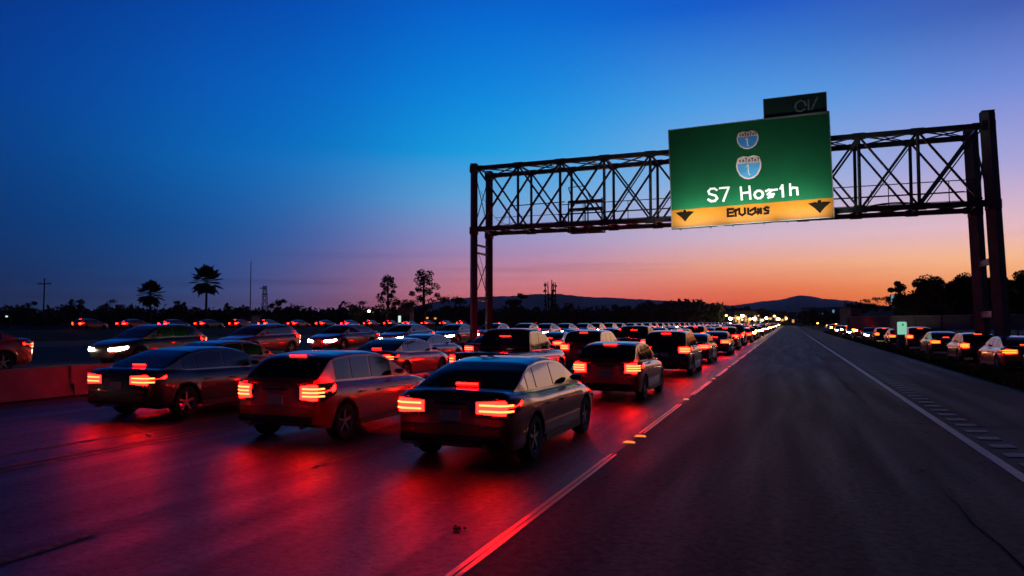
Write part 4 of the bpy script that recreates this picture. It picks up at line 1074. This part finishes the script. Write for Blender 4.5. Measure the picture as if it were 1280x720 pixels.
def ramp(col, table, zen):
    cr = N.new('ShaderNodeValToRGB'); L.new(elv, cr.inputs['Fac']); r = cr.color_ramp
    st = sorted(((elev(col, y) - E0) / (E1 - E0), c) for y, c in table.items())
    st.append((1.0, zen)); st[0] = (max(0, st[0][0]), st[0][1])
    r.elements[0].position = st[0][0]; r.elements[0].color = srgb(*st[0][1]); r.elements[1].position = 1.0; r.elements[1].color = srgb(*st[-1][1])
    for p, c in st[1:-1]:
        e_ = r.elements.new(p); e_.color = srgb(*c)
    r.interpolation = 'EASE' if False else 'LINEAR'
    return cr.outputs['Color']
cols = [(c, math.atan((c - 640) / F), ramp(c, t, (2, 8, 22))) for c, t in SKY.items()]
back = ramp(0, {392: (6, 16, 34), 300: (4, 18, 44), 100: (2, 18, 50)}, (2, 8, 22))
def mix(fac, a, b_):
    n = N.new('ShaderNodeMix'); n.data_type = 'RGBA'; L.new(fac, n.inputs['Factor']); L.new(a, n.inputs['A']); L.new(b_, n.inputs['B']); return n.outputs['Result']
def mr(v, a, b_, smooth=True):
    n = N.new('ShaderNodeMapRange'); n.interpolation_type = 'SMOOTHSTEP' if smooth else 'LINEAR'; n.inputs['From Min'].default_value = a; n.inputs['From Max'].default_value = b_; L.new(v, n.inputs['Value']); return n.outputs[0]
c = None; wsum = None
for x0, a0, r0 in cols:
    q = mth('DIVIDE', mth('SUBTRACT', az, a0), R(12.5))
    if x0 == 0: q = mth('MAXIMUM', q, 0.0)
    if x0 == 1280: q = mth('MINIMUM', q, 0.0)
    wt = mth('POWER', 2.71828, mth('MULTIPLY', mth('MULTIPLY', q, q), -1.0))
    n = N.new('ShaderNodeVectorMath'); n.operation = 'SCALE'; L.new(r0, n.inputs[0]); L.new(wt, n.inputs['Scale'])
    if c is None: c, wsum = n.outputs[0], wt
    else:
        ad = N.new('ShaderNodeVectorMath'); ad.operation = 'ADD'; L.new(c, ad.inputs[0]); L.new(n.outputs[0], ad.inputs[1]); c = ad.outputs[0]
        wsum = mth('ADD', wsum, wt)
n = N.new('ShaderNodeVectorMath'); n.operation = 'SCALE'; L.new(c, n.inputs[0]); L.new(mth('DIVIDE', 1.0, wsum), n.inputs['Scale']); c = n.outputs[0]
c = mix(mr(az, R(42), R(88)), c, back); c = mix(mr(mth('MULTIPLY', az, -1.0), R(45), R(100)), c, back)
# thin horizontal cloud bars low over the sunset
mp = N.new('ShaderNodeMapping'); mp.inputs['Scale'].default_value = (1.6, 1.6, 60); L.new(tc.outputs['Generated'], mp.inputs['Vector'])
nz = N.new('ShaderNodeTexNoise'); nz.inputs['Scale'].default_value = 1.5; nz.inputs['Detail'].default_value = 3; L.new(mp.outputs[0], nz.inputs['Vector'])
low = mth('MULTIPLY', mr(el, R(7), R(3)), mr(el, R(.6), R(1.8)))
bar = mth('MULTIPLY', mr(nz.outputs['Fac'], .50, .72), low)
dk_ = N.new('ShaderNodeMix'); dk_.data_type = 'RGBA'; dk_.blend_type = 'MULTIPLY'; L.new(mth('MULTIPLY', bar, .55), dk_.inputs['Factor']); L.new(c, dk_.inputs['A']); dk_.inputs['B'].default_value = (.72, .62, .70, 1)
c = dk_.outputs['Result']
# the sky behind the haze is as much brighter as the haze takes away
path = mth('MINIMUM', mth('DIVIDE', 298.0, mth('MAXIMUM', zc, .005)), 7000.0)
n = N.new('ShaderNodeVectorMath'); n.operation = 'SCALE'; L.new(c, n.inputs[0]); L.new(mth('POWER', 2.71828, mth('MULTIPLY', path, 9e-5 * .80)), n.inputs['Scale']); c = n.outputs[0]
sun_dir = (fw0 * math.cos(R(38)) + rgt * math.sin(R(38))).normalized()
sky = N.new('ShaderNodeTexSky'); sky.sky_type = 'NISHITA'; sky.sun_disc = False; sky.sun_elevation = R(.5); sky.sun_rotation = math.atan2(sun_dir.x, sun_dir.y)
sks = N.new('ShaderNodeMix'); sks.data_type = 'RGBA'; sks.blend_type = 'ADD'; sks.inputs['Factor'].default_value = .002; L.new(c, sks.inputs['A']); L.new(sky.outputs[0], sks.inputs['B'])
L.new(sks.outputs['Result'], bg.inputs['Color']); bg.inputs['Strength'].default_value = 1.0
sl = bpy.data.lights.new('sun', 'SUN'); sl.energy = .04; sl.angle = R(12); sl.color = (1, .5, .25)
so = bpy.data.objects.new('sun', sl); COL.objects.link(so); dd = (sun_dir + Vector((0, 0, .04))).normalized(); so.rotation_euler = dd.to_track_quat('Z', 'Y').to_euler()

hz = MB().box((0, 3400, 147), (13000, 7400, 306)).build('haze', None); hm = bpy.data.materials.new('evening_haze'); hm.use_nodes = True; hn = hm.node_tree.nodes; hn.clear()
ho = hn.new('ShaderNodeOutputMaterial'); pv = hn.new('ShaderNodeVolumePrincipled'); pv.inputs['Color'].default_value = (.75, .80, .95, 1); pv.inputs['Density'].default_value = 9e-5
hm.node_tree.links.new(pv.outputs[0], ho.inputs['Volume']); hz.data.materials.clear(); hz.data.materials.append(hm); tag(hz, 'thin evening haze over the whole place', 'haze', kind='stuff')
# ------------------------------------------------------------------ render settings
sc.render.engine = 'CYCLES'
cy = sc.cycles; cy.use_denoising = True; cy.use_light_tree = True; cy.max_bounces = 5; cy.diffuse_bounces = 2; cy.glossy_bounces = 3
cy.sample_clamp_indirect = 4; cy.caustics_reflective = False; cy.caustics_refractive = False
vs_ = sc.view_settings; vs_.view_transform = 'Standard'; vs_.look = 'None'; vs_.exposure = 0; vs_.gamma = 1; vs_.use_curve_mapping = False
bpy.context.view_layer.update()
